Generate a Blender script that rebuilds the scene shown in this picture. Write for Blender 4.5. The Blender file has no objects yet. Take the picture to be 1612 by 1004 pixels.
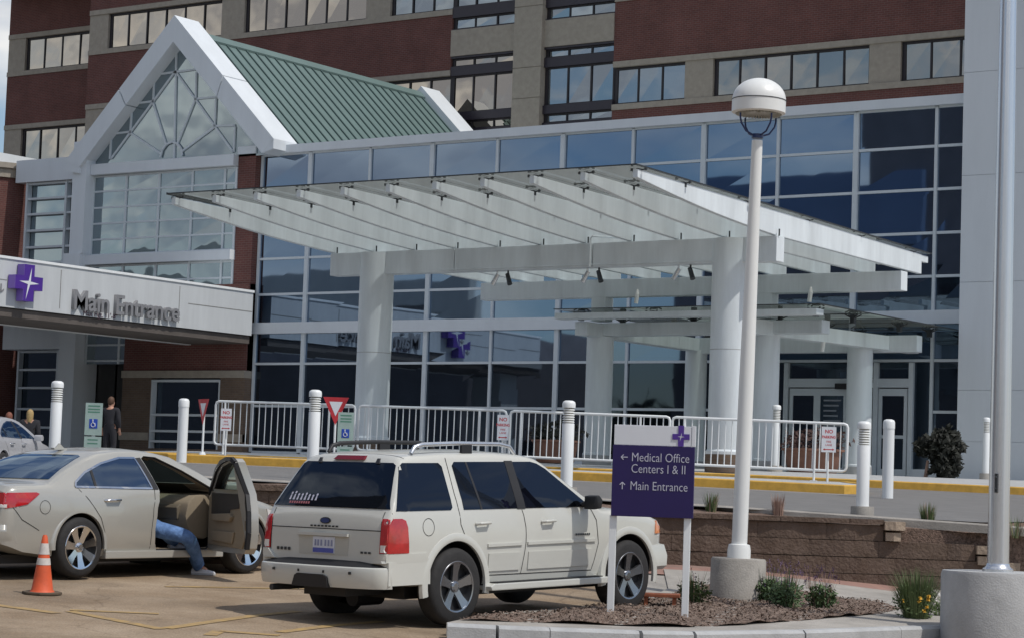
import bpy, bmesh, math, random
import numpy as np
from mathutils import Vector, Matrix
from mathutils.bvhtree import BVHTree
from mathutils.geometry import delaunay_2d_cdt
PI = math.pi
R = math.radians
random.seed(7)
scene = bpy.context.scene
COL = scene.collection

# ------------------------------------------------------------------ camera
FPX, CH = 3600.0, 1.36
roll, pitch, yaw = R(2.0), R(4.36), R(34.9)
fw = Vector((-math.sin(yaw)*math.cos(pitch), math.cos(yaw)*math.cos(pitch), math.sin(pitch)))
rt0 = Vector((math.cos(yaw), math.sin(yaw), 0)); up0 = rt0.cross(fw)
rt = rt0*math.cos(roll) + up0*math.sin(roll)
up = -rt0*math.sin(roll) + up0*math.cos(roll)
EYE = Vector((0, 0, CH))
cam = bpy.data.cameras.new('camera'); camo = bpy.data.objects.new('camera', cam); COL.objects.link(camo)
cam.sensor_width = 36; cam.lens = FPX/1612*36; cam.clip_start = 0.3; cam.clip_end = 3000
camo.matrix_world = Matrix(((rt.x, up.x, -fw.x, EYE.x), (rt.y, up.y, -fw.y, EYE.y), (rt.z, up.z, -fw.z, EYE.z), (0, 0, 0, 1)))
scene.camera = camo

# ------------------------------------------------------------------ sun, sky, exposure
SUN_EL, SUNDIR = R(57), Vector((1.0, 0.06, 0)).normalized()
sl = bpy.data.lights.new('sun', 'SUN'); sl.energy = 3.4; sl.angle = R(0.6); sl.color = (1.0, 0.96, 0.90)
so = bpy.data.objects.new('sun', sl); COL.objects.link(so)
sd = Vector((SUNDIR.x*math.cos(SUN_EL), SUNDIR.y*math.cos(SUN_EL), math.sin(SUN_EL)))
so.rotation_euler = sd.to_track_quat('Z', 'Y').to_euler(); so.location = (0, 0, 60)
world = bpy.data.worlds.new('World'); scene.world = world; world.use_nodes = True
nt = world.node_tree; nt.nodes.clear()
def wn(t): return nt.nodes.new(t)
out = wn('ShaderNodeOutputWorld'); bg = wn('ShaderNodeBackground'); bg.inputs[1].default_value = 0.135
sky = wn('ShaderNodeTexSky'); sky.sky_type = 'NISHITA'; sky.sun_disc = False
sky.sun_elevation = SUN_EL; sky.sun_rotation = math.atan2(SUNDIR.x, SUNDIR.y); sky.ozone_density = 2.0
tc = wn('ShaderNodeTexCoord'); mp = wn('ShaderNodeMapping'); mp.inputs['Scale'].default_value = (1.0, 1.0, 2.6)
ns = wn('ShaderNodeTexNoise'); ns.inputs['Scale'].default_value = 2.6; ns.inputs['Detail'].default_value = 7; ns.inputs['Roughness'].default_value = 0.55
ns.inputs['Distortion'].default_value = 0.3
rp = wn('ShaderNodeValToRGB'); rp.color_ramp.elements[0].position = 0.47; rp.color_ramp.elements[1].position = 0.62
ns2 = wn('ShaderNodeTexNoise'); ns2.inputs['Scale'].default_value = 7; ns2.inputs['Detail'].default_value = 5
cr = wn('ShaderNodeValToRGB'); cr.color_ramp.elements[0].color = (4.2, 4.3, 4.7, 1); cr.color_ramp.elements[1].color = (9.5, 9.2, 8.7, 1)
cr.color_ramp.elements[0].position = 0.35; cr.color_ramp.elements[1].position = 0.6
mx = wn('ShaderNodeMix'); mx.data_type = 'RGBA'
L = nt.links.new
L(tc.outputs['Generated'], mp.inputs[0]); L(mp.outputs[0], ns.inputs['Vector']); L(mp.outputs[0], ns2.inputs['Vector'])
L(ns.outputs[0], rp.inputs[0]); L(ns2.outputs[0], cr.inputs[0])
L(rp.outputs[0], mx.inputs[0]); L(sky.outputs[0], mx.inputs[6]); L(cr.outputs[0], mx.inputs[7])
L(mx.outputs[2], bg.inputs[0]); L(bg.outputs[0], out.inputs[0])
scene.view_settings.view_transform = 'Standard'; scene.view_settings.look = 'None'
scene.view_settings.exposure = -0.30; scene.view_settings.gamma = 1

# ------------------------------------------------------------------ helpers
def at(px, py, D):
    """a point D metres into the scene that the photograph shows at px, py"""
    return EYE + (fw + rt*((px-806)/FPX) - up*((py-502)/FPX))*D
def ray(px, py): return fw + rt*((px-806)/FPX) - up*((py-502)/FPX)
fh = Vector((-math.sin(yaw), math.cos(yaw))); rh = Vector((math.cos(yaw), math.sin(yaw)))
def LD(x, y): return rh.x*x + rh.y*y, fh.x*x + fh.y*y
def XY(l, d): return rh.x*l + fh.x*d, rh.y*l + fh.y*d
def sstep(a, b, t):
    t = max(0, min(1, (t-a)/(b-a))); return t*t*(3-2*t)
def lo_z(x, y):          # parking lot surface
    l, d = LD(x, y)
    dd = min(max(d, 18), 34)
    z = 0.045 + 0.035*(dd-24) - 0.021*(max(min(l, 8), -12)+0.6)
    z += 0.07*max(0, dd-27)*sstep(-1.5, 1.5, l) - 0.055*max(0, min(l, 9)-3)*sstep(26.5, 29.5, d)
    return z
def hi_z(x, y):          # drive above the retaining wall
    l, d = LD(x, y)
    lc = max(min(l, 14), -14); dc = max(28, min(d, 60))
    z = 1.22 - 0.023*(lc-4) + (dc-30)*(0.030+0.0014*lc)
    z -= 0.17*max(0, -lc-8)
    return min(z, 2.0)
def plaza_z(x, y):
    c = 2.03 + 0.0105*max(0, -24-x)
    return min(hi_z(x, y)+0.14, c) if LD(x, y)[0] > -9 else min(hi_z(x, y)+0.14, c)
def drop(px, py, f, dz=0.0):       # where the ray through a pixel meets a surface function
    r = ray(px, py); D = 12.0
    for i in range(4000):
        p = EYE + r*D
        if p.z <= f(p.x, p.y)+dz: break
        D += 0.01
    return EYE + r*D
def stand(px, D, f, dz=0.0):       # ground point under a column of the picture at depth D
    p = at(px, 780, D); return Vector((p.x, p.y, f(p.x, p.y)+dz))

class MB:
    def __init__(s): s.v = []; s.f = []
    def add(s, vs, fs):
        n = len(s.v); s.v += [tuple(v) for v in vs]; s.f += [tuple(n+i for i in f) for f in fs]; return s
    def box(s, x0, x1, y0, y1, z0, z1):
        return s.add([(x0,y0,z0),(x1,y0,z0),(x1,y1,z0),(x0,y1,z0),(x0,y0,z1),(x1,y0,z1),(x1,y1,z1),(x0,y1,z1)],
                     [(3,2,1,0),(4,5,6,7),(0,1,5,4),(1,2,6,5),(2,3,7,6),(3,0,4,7)])
    def bar(s, a, b, w, h, upv=(0,0,1)):     # rectangular bar from a to b
        a = Vector(a); b = Vector(b); d = (b-a).normalized(); u = Vector(upv)
        sd = d.cross(u)
        if sd.length < 1e-4: sd = d.cross(Vector((0,1,0)))
        sd.normalize(); u = sd.cross(d).normalized()
        vs = [p+sd*i*w/2+u*j*h/2 for p in (a, b) for i, j in ((-1,-1),(1,-1),(1,1),(-1,1))]
        return s.add(vs, [(0,1,2,3),(7,6,5,4),(1,0,4,5),(2,1,5,6),(3,2,6,7),(0,3,7,4)])
    def tube(s, pts, r, n=12, cap=True):
        pts = [Vector(p) for p in pts]; rs = r if isinstance(r, (list, tuple)) else [r]*len(pts)
        base = len(s.v); prev = None
        for i, p in enumerate(pts):
            d = (pts[min(i+1, len(pts)-1)] - pts[max(i-1, 0)]).normalized()
            a = prev if prev is not None else (Vector((0,0,1)) if abs(d.z) < 0.9 else Vector((1,0,0)))
            a = (a - d*a.dot(d)).normalized(); prev = a; b = d.cross(a)
            for k in range(n):
                t = 2*PI*k/n; s.v.append(tuple(p + (a*math.cos(t)+b*math.sin(t))*rs[i]))
        for i in range(len(pts)-1):
            for k in range(n):
                q = (k+1) % n; o = base+i*n
                s.f.append((o+k, o+q, o+n+q, o+n+k))
        if cap:
            s.f.append(tuple(base+k for k in reversed(range(n)))); s.f.append(tuple(base+(len(pts)-1)*n+k for k in range(n)))
        return s
    def lathe(s, prof, o=(0,0,0), n=32, axis='z'):     # prof: (r, h)
        base = len(s.v)
        for r, h in prof:
            for k in range(n):
                t = 2*PI*k/n; c, q = r*math.cos(t), r*math.sin(t)
                p = (c, q, h) if axis == 'z' else ((c, h, q) if axis == 'y' else (h, c, q))
                s.v.append((p[0]+o[0], p[1]+o[1], p[2]+o[2]))
        for i in range(len(prof)-1):
            for k in range(n):
                q = (k+1) % n; a = base+i*n
                f = (a+k, a+q, a+n+q, a+n+k); s.f.append(f if axis != 'y' else f[::-1])
        return s
    def prism(s, poly, fn, d0, d1):    # poly 2d, fn(u, v, d) -> 3d
        n = len(poly); vs = [fn(u, v, d0) for u, v in poly] + [fn(u, v, d1) for u, v in poly]
        fs = [tuple(reversed(range(n))), tuple(range(n, 2*n))] + [(i, (i+1) % n, n+(i+1) % n, n+i) for i in range(n)]
        return s.add(vs, fs)

def setp(o, label=None, cat=None, group=None, kind=None):
    if label: o['label'] = label
    if cat: o['category'] = cat
    if group: o['group'] = group
    if kind: o['kind'] = kind
    return o
def thing(name, label, cat, loc=(0,0,0), rot=(0,0,0), group=None):
    o = bpy.data.objects.new(name, None); COL.objects.link(o); o.location = loc; o.rotation_euler = rot
    o.empty_display_size = 0.2
    return setp(o, label, cat, group)
def recalc(me):
    bm = bmesh.new(); bm.from_mesh(me); bmesh.ops.recalc_face_normals(bm, faces=bm.faces); bm.to_mesh(me); bm.free()
def obj(name, mb, mat, parent=None, world=False, smooth=None, bevel=0, fix=True):
    me = bpy.data.meshes.new(name)
    if isinstance(mb, MB):
        vs = mb.v
        if world and parent is not None:
            root = parent
            off = Vector((0,0,0))
            while root is not None: off += Vector(root.location); root = root.parent
            vs = [(v[0]-off.x, v[1]-off.y, v[2]-off.z) for v in vs]
        me.from_pydata(vs, [], mb.f)
        if fix: recalc(me)
    else: me = mb; me.name = name
    if mat is not None:
        me.materials.clear(); me.materials.append(mat)
    if bevel:
        bm = bmesh.new(); bm.from_mesh(me)
        es = [e for e in bm.edges if len(e.link_faces) == 2 and e.calc_face_angle(0) > R(35)]
        bmesh.ops.bevel(bm, geom=es, offset=bevel, segments=2, affect='EDGES', profile=0.6, clamp_overlap=True)
        bm.to_mesh(me); bm.free()
    if smooth:
        me.shade_smooth(); me.set_sharp_from_angle(angle=R(smooth))
    o = bpy.data.objects.new(name, me); COL.objects.link(o)
    if parent is not None: o.parent = parent
    return o
def copy_tree(o, parent=None):
    c = o.copy(); COL.objects.link(c)
    if parent is not None: c.parent = parent
    for ch in list(o.children): copy_tree(ch, c)
    return c
def struct(name, mb, mat, **k):
    o = obj(name, mb, mat, **k); o['kind'] = 'structure'; return o

# ------------------------------------------------------------------ materials
def N(m, t): return m.node_tree.nodes.new(t)
def mat(name, col, rough=0.6, metal=0.0, var=0.12, scale=3.0, bump=0.0, bscale=40.0, spec=0.5, coat=0.0, streak=False, detail=6, col2=None, trans=0.0, flat=False):
    m = bpy.data.materials.new(name); m.use_nodes = True; t = m.node_tree; b = t.nodes['Principled BSDF']; l = t.links.new
    b.inputs['Roughness'].default_value = rough; b.inputs['Metallic'].default_value = metal
    b.inputs['Specular IOR Level'].default_value = spec
    b.inputs['Coat Weight'].default_value = coat; b.inputs['Coat Roughness'].default_value = 0.04
    b.inputs['Transmission Weight'].default_value = trans
    tcn = N(m, 'ShaderNodeTexCoord'); mpn = N(m, 'ShaderNodeMapping'); l(tcn.outputs['Object'], mpn.inputs[0])
    if streak: mpn.inputs['Scale'].default_value = (1, 1, 0.15)
    nz = N(m, 'ShaderNodeTexNoise'); nz.inputs['Scale'].default_value = scale; nz.inputs['Detail'].default_value = detail
    nz.inputs['Roughness'].default_value = 0.65
    l(mpn.outputs[0], nz.inputs['Vector'])
    r = N(m, 'ShaderNodeValToRGB'); r.color_ramp.elements[0].position = 0.3; r.color_ramp.elements[1].position = 0.7
    c2 = col2 or col
    r.color_ramp.elements[0].color = tuple(max(0, c*(1-var)) for c in col)+(1,)
    r.color_ramp.elements[1].color = tuple(min(1, c*(1+var)) for c in c2)+(1,)
    l(nz.outputs[0], r.inputs[0]); l(r.outputs[0], b.inputs['Base Color'])
    if bump:
        n2 = N(m, 'ShaderNodeTexNoise'); n2.inputs['Scale'].default_value = bscale; n2.inputs['Detail'].default_value = 5
        l(tcn.outputs['Object'], n2.inputs['Vector'])
        bp = N(m, 'ShaderNodeBump'); bp.inputs['Strength'].default_value = bump; bp.inputs['Distance'].default_value = 0.02
        l(n2.outputs[0], bp.inputs['Height']); l(bp.outputs[0], b.inputs['Normal'])
    return m
def brick_mat(name, c1, c2, mortar, bw=0.2, bh=0.07, swap=False, mort=0.008, bump=0.4, var=0.2, nscale=1.2):
    m = bpy.data.materials.new(name); m.use_nodes = True; t = m.node_tree; b = t.nodes['Principled BSDF']; l = t.links.new
    b.inputs['Roughness'].default_value = 0.9; b.inputs['Specular IOR Level'].default_value = 0.25
    tcn = N(m, 'ShaderNodeTexCoord'); sx = N(m, 'ShaderNodeSeparateXYZ'); cx = N(m, 'ShaderNodeCombineXYZ'); ad = N(m, 'ShaderNodeMath')
    l(tcn.outputs['Object'], sx.inputs[0]); l(sx.outputs[0], ad.inputs[0]); l(sx.outputs[1], ad.inputs[1]); l(ad.outputs[0], cx.inputs[0]); l(sx.outputs[2], cx.inputs[1])
    br = N(m, 'ShaderNodeTexBrick'); br.inputs['Scale'].default_value = 1; br.inputs['Brick Width'].default_value = bw; br.inputs['Row Height'].default_value = bh
    br.inputs['Mortar Size'].default_value = mort; br.inputs['Color1'].default_value = c1+(1,); br.inputs['Color2'].default_value = c2+(1,); br.inputs['Mortar'].default_value = mortar+(1,)
    l(cx.outputs[0], br.inputs['Vector'])
    nz = N(m, 'ShaderNodeTexNoise'); nz.inputs['Scale'].default_value = nscale; nz.inputs['Detail'].default_value = 8; nz.inputs['Roughness'].default_value = 0.7; l(tcn.outputs['Object'], nz.inputs['Vector'])
    mr = N(m, 'ShaderNodeMapRange'); mr.inputs[1].default_value = 0.25; mr.inputs[2].default_value = 0.75; mr.inputs[3].default_value = 1-var; mr.inputs[4].default_value = 1+var
    l(nz.outputs[0], mr.inputs[0])
    mu = N(m, 'ShaderNodeMix'); mu.data_type = 'RGBA'; mu.blend_type = 'MULTIPLY'; mu.inputs[0].default_value = 1
    l(br.outputs[0], mu.inputs[6]); l(mr.outputs[0], mu.inputs[7]); l(mu.outputs[2], b.inputs['Base Color'])
    bp = N(m, 'ShaderNodeBump'); bp.inputs['Strength'].default_value = bump; bp.inputs['Distance'].default_value = 0.01; bp.invert = True
    l(br.outputs['Fac'], bp.inputs['Height']); l(bp.outputs[0], b.inputs['Normal'])
    return m
def mirror_glass(name, tint, refl, body, wav=0.02, rough=0.02, wscale=0.5, var=0.3, gain=0.5):
    m = bpy.data.materials.new(name); m.use_nodes = True; t = m.node_tree; t.nodes.clear(); l = t.links.new
    o = N(m, 'ShaderNodeOutputMaterial'); ms = N(m, 'ShaderNodeMixShader'); g = N(m, 'ShaderNodeBsdfGlossy'); d = N(m, 'ShaderNodeBsdfDiffuse')
    g.inputs['Color'].default_value = tint+(1,); g.inputs['Roughness'].default_value = rough
    tcn = N(m, 'ShaderNodeTexCoord'); nz = N(m, 'ShaderNodeTexNoise'); nz.inputs['Scale'].default_value = wscale; nz.inputs['Detail'].default_value = 2
    l(tcn.outputs['Object'], nz.inputs['Vector'])
    bp = N(m, 'ShaderNodeBump'); bp.inputs['Strength'].default_value = wav; bp.inputs['Distance'].default_value = 1.0
    l(nz.outputs[0], bp.inputs['Height']); l(bp.outputs[0], g.inputs['Normal'])
    n3 = N(m, 'ShaderNodeTexNoise'); n3.inputs['Scale'].default_value = 0.6; l(tcn.outputs['Object'], n3.inputs['Vector'])
    r = N(m, 'ShaderNodeValToRGB'); r.color_ramp.elements[0].position = 0.35; r.color_ramp.elements[1].position = 0.65
    r.color_ramp.elements[0].color = tuple(c*(1-var) for c in body)+(1,); r.color_ramp.elements[1].color = tuple(c*(1+var) for c in body)+(1,)
    l(n3.outputs[0], r.inputs[0]); l(r.outputs[0], d.inputs[0])
    lw = N(m, 'ShaderNodeLayerWeight'); lw.inputs[0].default_value = 0.35
    mr = N(m, 'ShaderNodeMapRange'); mr.inputs[3].default_value = refl; mr.inputs[4].default_value = min(1, refl+gain); l(lw.outputs['Facing'], mr.inputs[0])
    l(mr.outputs[0], ms.inputs[0]); l(d.outputs[0], ms.inputs[1]); l(g.outputs[0], ms.inputs[2]); l(ms.outputs[0], o.inputs[0])
    return m
def clear_glass(name, tint, alpha, refl=0.1, rough=0.0):   # thin pane: part see-through, part mirror
    m = bpy.data.materials.new(name); m.use_nodes = True; t = m.node_tree; t.nodes.clear(); l = t.links.new
    o = N(m, 'ShaderNodeOutputMaterial'); tr = N(m, 'ShaderNodeBsdfTransparent'); tr.inputs[0].default_value = tint+(1,)
    g = N(m, 'ShaderNodeBsdfGlossy'); g.inputs['Roughness'].default_value = 0.02; d = N(m, 'ShaderNodeBsdfTranslucent'); d.inputs[0].default_value = (0.75,0.80,0.78,1)
    df = N(m, 'ShaderNodeBsdfDiffuse'); df.inputs[0].default_value = (0.6, 0.65, 0.63, 1)
    a = N(m, 'ShaderNodeMixShader'); a.inputs[0].default_value = 1-alpha; b = N(m, 'ShaderNodeMixShader'); c = N(m, 'ShaderNodeMixShader'); c.inputs[0].default_value = 0.35
    l(d.outputs[0], c.inputs[1]); l(df.outputs[0], c.inputs[2])
    l(tr.outputs[0], a.inputs[1]); l(c.outputs[0], a.inputs[2])
    fr = N(m, 'ShaderNodeFresnel'); fr.inputs[0].default_value = 1.5
    mr = N(m, 'ShaderNodeMapRange'); mr.inputs[3].default_value = refl; mr.inputs[4].default_value = 1; l(fr.outputs[0], mr.inputs[0]); l(mr.outputs[0], b.inputs[0])
    l(a.outputs[0], b.inputs[1]); l(g.outputs[0], b.inputs[2]); l(b.outputs[0], o.inputs[0])
    return m
M = {}
M['white'] = mat('white_panel', (0.66, 0.70, 0.73), 0.5, var=0.05, scale=1.5, streak=True)
M['white_paint'] = mat('white_paint', (0.78, 0.80, 0.80), 0.4, var=0.05, scale=4, streak=True)
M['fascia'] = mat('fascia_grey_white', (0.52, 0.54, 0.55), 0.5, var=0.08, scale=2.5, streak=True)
M['stucco'] = mat('canopy_white', (0.70, 0.75, 0.775), 0.6, var=0.13, scale=2.0, streak=True, bump=0.15)
M['stone'] = mat('limestone', (0.35, 0.31, 0.255), 0.85, var=0.12, scale=5, bump=0.3)
M['precast'] = mat('pale_precast', (0.42, 0.44, 0.43), 0.8, var=0.10, scale=1.2, streak=True, bump=0.2)
M['brick'] = brick_mat('red_brick', (0.160, 0.064, 0.054), (0.130, 0.054, 0.048), (0.17, 0.11, 0.095), var=0.26, nscale=0.8)
M['brown_brick'] = brick_mat('brown_brick', (0.17, 0.12, 0.085), (0.14, 0.10, 0.075), (0.16, 0.13, 0.11))
M['frame_dark'] = mat('dark_bronze_frame', (0.022, 0.018, 0.022), 0.5, var=0.1)
M['spandrel'] = mat('dark_spandrel', (0.032, 0.026, 0.036), 0.4, var=0.1)
M['mullion'] = mat('pale_mullion', (0.60, 0.65, 0.68), 0.45, var=0.04)
M['gl_blue'] = mirror_glass('blue_mirror_glass', (0.38, 0.50, 0.66), 0.46, (0.012, 0.016, 0.024), wav=0.0016)
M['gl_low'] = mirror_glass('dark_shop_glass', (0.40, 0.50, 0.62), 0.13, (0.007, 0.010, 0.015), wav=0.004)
M['gl_tan'] = mirror_glass('bronze_mirror_glass', (0.62, 0.58, 0.52), 0.56, (0.05, 0.045, 0.04), wav=0.02)
M['gl_tower_blue'] = mirror_glass('blue_grey_tower_glass', (0.50, 0.58, 0.64), 0.50, (0.05, 0.055, 0.06), wav=0.02)
M['gl_atrium'] = mirror_glass('grey_atrium_glass', (0.50, 0.60, 0.65), 0.40, (0.10, 0.12, 0.125), wav=0.02, var=0.25)
M['green_roof'] = mat('green_metal_roof', (0.120, 0.180, 0.172), 0.55, metal=0.0, var=0.08, scale=1.0, streak=True)
M['green_seam'] = mat('green_roof_seam', (0.055, 0.095, 0.092), 0.5, var=0.08)
M['canopy_glass'] = clear_glass('frosted_canopy_glass', (0.92, 0.95, 0.96), 0.78, 0.05)
M['thin_glass'] = clear_glass('clear_canopy_glass', (0.75, 0.82, 0.80), 0.65, 0.12)
M['steel_dark'] = mat('dark_fitting', (0.06, 0.065, 0.07), 0.45, metal=0.6, var=0.2)
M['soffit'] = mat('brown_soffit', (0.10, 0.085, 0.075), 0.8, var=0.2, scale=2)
M['asphalt'] = mat('worn_asphalt', (0.29, 0.20, 0.118), 0.88, var=0.24, scale=0.9, bump=0.5, bscale=70, col2=(0.31, 0.24, 0.168), detail=9)
def add_stains(m, dark=0.6, sc=0.35, cracks=True):
    t = m.node_tree; b = t.nodes['Principled BSDF']; l = t.links.new; src = b.inputs['Base Color'].links[0].from_socket
    tcn = N(m, 'ShaderNodeTexCoord'); nz = N(m, 'ShaderNodeTexNoise'); nz.inputs['Scale'].default_value = sc; nz.inputs['Detail'].default_value = 6; nz.inputs['Roughness'].default_value = 0.6
    l(tcn.outputs['Object'], nz.inputs['Vector']); r = N(m, 'ShaderNodeValToRGB'); r.color_ramp.elements[0].position = 0.36; r.color_ramp.elements[1].position = 0.52
    r.color_ramp.elements[0].color = (dark, dark, dark, 1); r.color_ramp.elements[1].color = (1, 1, 1, 1); l(nz.outputs[0], r.inputs[0])
    mu = N(m, 'ShaderNodeMix'); mu.data_type = 'RGBA'; mu.blend_type = 'MULTIPLY'; mu.inputs[0].default_value = 1; l(src, mu.inputs[6]); l(r.outputs[0], mu.inputs[7]); last = mu.outputs[2]
    # grit
    g = N(m, 'ShaderNodeTexNoise'); g.inputs['Scale'].default_value = 55; g.inputs['Detail'].default_value = 3; l(tcn.outputs['Object'], g.inputs['Vector'])
    mr = N(m, 'ShaderNodeMapRange'); mr.inputs[1].default_value = .3; mr.inputs[2].default_value = .7; gq = .28 if cracks else .08; mr.inputs[3].default_value = 1-gq; mr.inputs[4].default_value = 1+gq; l(g.outputs[0], mr.inputs[0])
    m3 = N(m, 'ShaderNodeMix'); m3.data_type = 'RGBA'; m3.blend_type = 'MULTIPLY'; m3.inputs[0].default_value = 1; l(last, m3.inputs[6]); l(mr.outputs[0], m3.inputs[7]); last = m3.outputs[2]
    if cracks:
        wv = N(m, 'ShaderNodeTexNoise'); wv.inputs['Scale'].default_value = 1.2; wv.inputs['Detail'].default_value = 4; l(tcn.outputs['Object'], wv.inputs['Vector'])
        ad = N(m, 'ShaderNodeVectorMath'); ad.operation = 'MULTIPLY_ADD'; ad.inputs[1].default_value = (.9, .9, .9); l(wv.outputs['Color'], ad.inputs[0]); l(tcn.outputs['Object'], ad.inputs[2])
        vo = N(m, 'ShaderNodeTexVoronoi'); vo.feature = 'DISTANCE_TO_EDGE'; vo.inputs['Scale'].default_value = 0.33; l(ad.outputs[0], vo.inputs['Vector'])
        cr_ = N(m, 'ShaderNodeValToRGB'); cr_.color_ramp.elements[0].position = 0.0; cr_.color_ramp.elements[1].position = 0.006; cr_.color_ramp.elements[0].color = (.72, .70, .68, 1); cr_.color_ramp.elements[1].color = (1, 1, 1, 1); l(vo.outputs['Distance'], cr_.inputs[0])
        m4 = N(m, 'ShaderNodeMix'); m4.data_type = 'RGBA'; m4.blend_type = 'MULTIPLY'; m4.inputs[0].default_value = 1; l(last, m4.inputs[6]); l(cr_.outputs[0], m4.inputs[7]); last = m4.outputs[2]
    l(last, b.inputs['Base Color'])
add_stains(M['asphalt'], 0.66, 0.30)
M['road'] = mat('grey_road', (0.17, 0.165, 0.16), 0.9, var=0.12, scale=2.0, bump=0.4, bscale=60)
M['concrete'] = mat('concrete', (0.36, 0.335, 0.30), 0.85, var=0.16, scale=3.0, bump=0.3, bscale=50, detail=9)
add_stains(M['concrete'], .82, .8, False)
M['concrete_grey'] = mat('grey_concrete', (0.41, 0.415, 0.415), 0.85, var=0.14, scale=4.0, bump=0.3, bscale=50, detail=9)
M['pink_paver'] = brick_mat('pink_paver', (0.34, 0.205, 0.165), (0.30, 0.18, 0.15), (0.28, 0.19, 0.16), bw=0.2, bh=0.1)
M['mulch'] = mat('wood_mulch', (0.115, 0.075, 0.055), 0.95, var=0.55, scale=28, bump=1.0, bscale=60, col2=(0.19, 0.13, 0.10))
M['yellow'] = mat('yellow_kerb_paint', (0.62, 0.36, 0.06), 0.7, var=0.18, scale=6, detail=9)
M['yellow_line'] = mat('faded_yellow_line', (0.28, 0.20, 0.118), 0.85, var=0.04, scale=7, detail=9, col2=(0.46, 0.30, 0.10))
M['red_kerb'] = mat('red_kerb_paint', (0.42, 0.07, 0.05), 0.7, var=0.25, scale=6)
M['block'] = mat('brown_split_block', (0.118, 0.078, 0.055), 0.95, var=0.15, scale=6, bump=1.0, bscale=25, col2=(0.125, 0.088, 0.068))
M['block_pale'] = mat('pale_split_block', (0.36, 0.28, 0.21), 0.95, var=0.2, scale=9, bump=0.8, bscale=25)
M['purple'] = mat('purple_sign', (0.014, 0.006, 0.082), 0.35, var=0.05)
M['purple_bright'] = mat('purple_emblem', (0.075, 0.028, 0.26), 0.4, var=0.06)
M['purple_side'] = mat('light_purple_return', (0.22, 0.13, 0.50), 0.4, var=0.05)
M['sign_white'] = mat('sign_white', (0.68, 0.70, 0.74), 0.4, var=0.03)
M['letter_grey'] = mat('grey_letter', (0.26, 0.26, 0.27), 0.45, metal=0.2, var=0.08)
M['letter_white'] = mat('white_letter', (0.50, 0.50, 0.60), 0.5, var=0.03)
M['steel'] = mat('brushed_steel', (0.66, 0.68, 0.71), 0.27, metal=0.85, var=0.08, scale=2, streak=True)
M['lamp_white'] = mat('lamp_cream', (0.78, 0.79, 0.77), 0.35, var=0.05, scale=2, streak=True)
M['lamp_lens'] = mat('ribbed_lens', (0.42, 0.41, 0.36), 0.3, var=0.2, scale=8)
M['navy'] = mat('navy_bracket', (0.015, 0.03, 0.11), 0.35, var=0.1)
M['tyre'] = mat('tyre_rubber', (0.022, 0.021, 0.021), 0.8, var=0.25, scale=12, bump=0.3, bscale=60)
M['chrome'] = mat('chrome', (0.72, 0.73, 0.75), 0.12, metal=1.0, var=0.04)
M['alloy'] = mat('bright_alloy', (0.30, 0.31, 0.33), 0.22, metal=0.9, var=0.06)
M['black'] = mat('black_trim', (0.015, 0.015, 0.017), 0.55, var=0.15)
M['gap'] = mat('panel_gap', (0.02, 0.02, 0.02), 0.9, var=0.1)
M['suv_paint'] = mat('pearl_white_paint', (0.56, 0.56, 0.515), 0.30, var=0.035, scale=1.5, coat=0.6)
M['buick_paint'] = mat('champagne_paint', (0.44, 0.43, 0.39), 0.30, metal=0.25, var=0.03, scale=1.5, coat=0.7)
M['car_glass'] = mirror_glass('car_glass', (0.70, 0.82, 1.0), 0.03, (0.003, 0.0035, 0.005), wav=0.0, gain=0.16)
M['car_glass_blue'] = mirror_glass('sky_facing_glass', (0.60, 0.78, 1.0), 0.09, (0.006, 0.008, 0.012), wav=0.0)
M['tail_red'] = mat('red_lamp', (0.42, 0.012, 0.015), 0.12, var=0.25, scale=8, coat=1.0)
M['tail_clear'] = mat('clear_lamp', (0.72, 0.70, 0.68), 0.15, var=0.1, coat=1.0)
M['amber'] = mat('amber_lamp', (0.75, 0.22, 0.05), 0.15, var=0.1, coat=1.0)
M['beige_trim'] = mat('beige_interior', (0.27, 0.22, 0.155), 0.7, var=0.1)
M['dark_trim'] = mat('dark_interior', (0.045, 0.04, 0.035), 0.7, var=0.15)
M['plate'] = mat('plate_white', (0.62, 0.64, 0.70), 0.5, var=0.08, scale=20)
M['plate_blue'] = mat('plate_blue', (0.08, 0.10, 0.38), 0.5, var=0.1)
M['orange'] = mat('cone_orange', (0.66, 0.105, 0.035), 0.6, var=0.15, scale=6)
M['reflect'] = mat('cone_band', (0.62, 0.58, 0.54), 0.5, var=0.2, scale=9)
M['cone_base'] = mat('dirty_rubber', (0.10, 0.075, 0.05), 0.9, var=0.3, scale=9)
M['sign_red'] = mat('sign_red', (0.50, 0.03, 0.04), 0.5, var=0.06)
M['sign_green'] = mat('pale_green_sign', (0.36, 0.47, 0.43), 0.6, var=0.1, scale=8)
M['sign_blue'] = mat('sign_blue', (0.02, 0.07, 0.42), 0.5, var=0.06)
M['denim'] = mat('denim', (0.075, 0.16, 0.36), 0.9, var=0.35, scale=9, bump=1.0, bscale=13, col2=(0.12, 0.22, 0.43))
M['skin'] = mat('skin', (0.50, 0.27, 0.19), 0.6, var=0.08)
M['shoe'] = mat('white_leather_shoe', (0.60, 0.60, 0.62), 0.6, var=0.12, scale=20)
M['sole'] = mat('shoe_sole', (0.42, 0.42, 0.42), 0.8, var=0.1)
M['hair_blond'] = mat('blond_hair', (0.40, 0.28, 0.12), 0.7, var=0.3, scale=30)
M['hair_brown'] = mat('brown_hair', (0.09, 0.045, 0.025), 0.7, var=0.3, scale=30)
M['hair_red'] = mat('auburn_hair', (0.22, 0.08, 0.05), 0.7, var=0.3, scale=30)
M['shirt_dark'] = mat('black_cloth', (0.02, 0.02, 0.025), 0.9, var=0.2)
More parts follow.
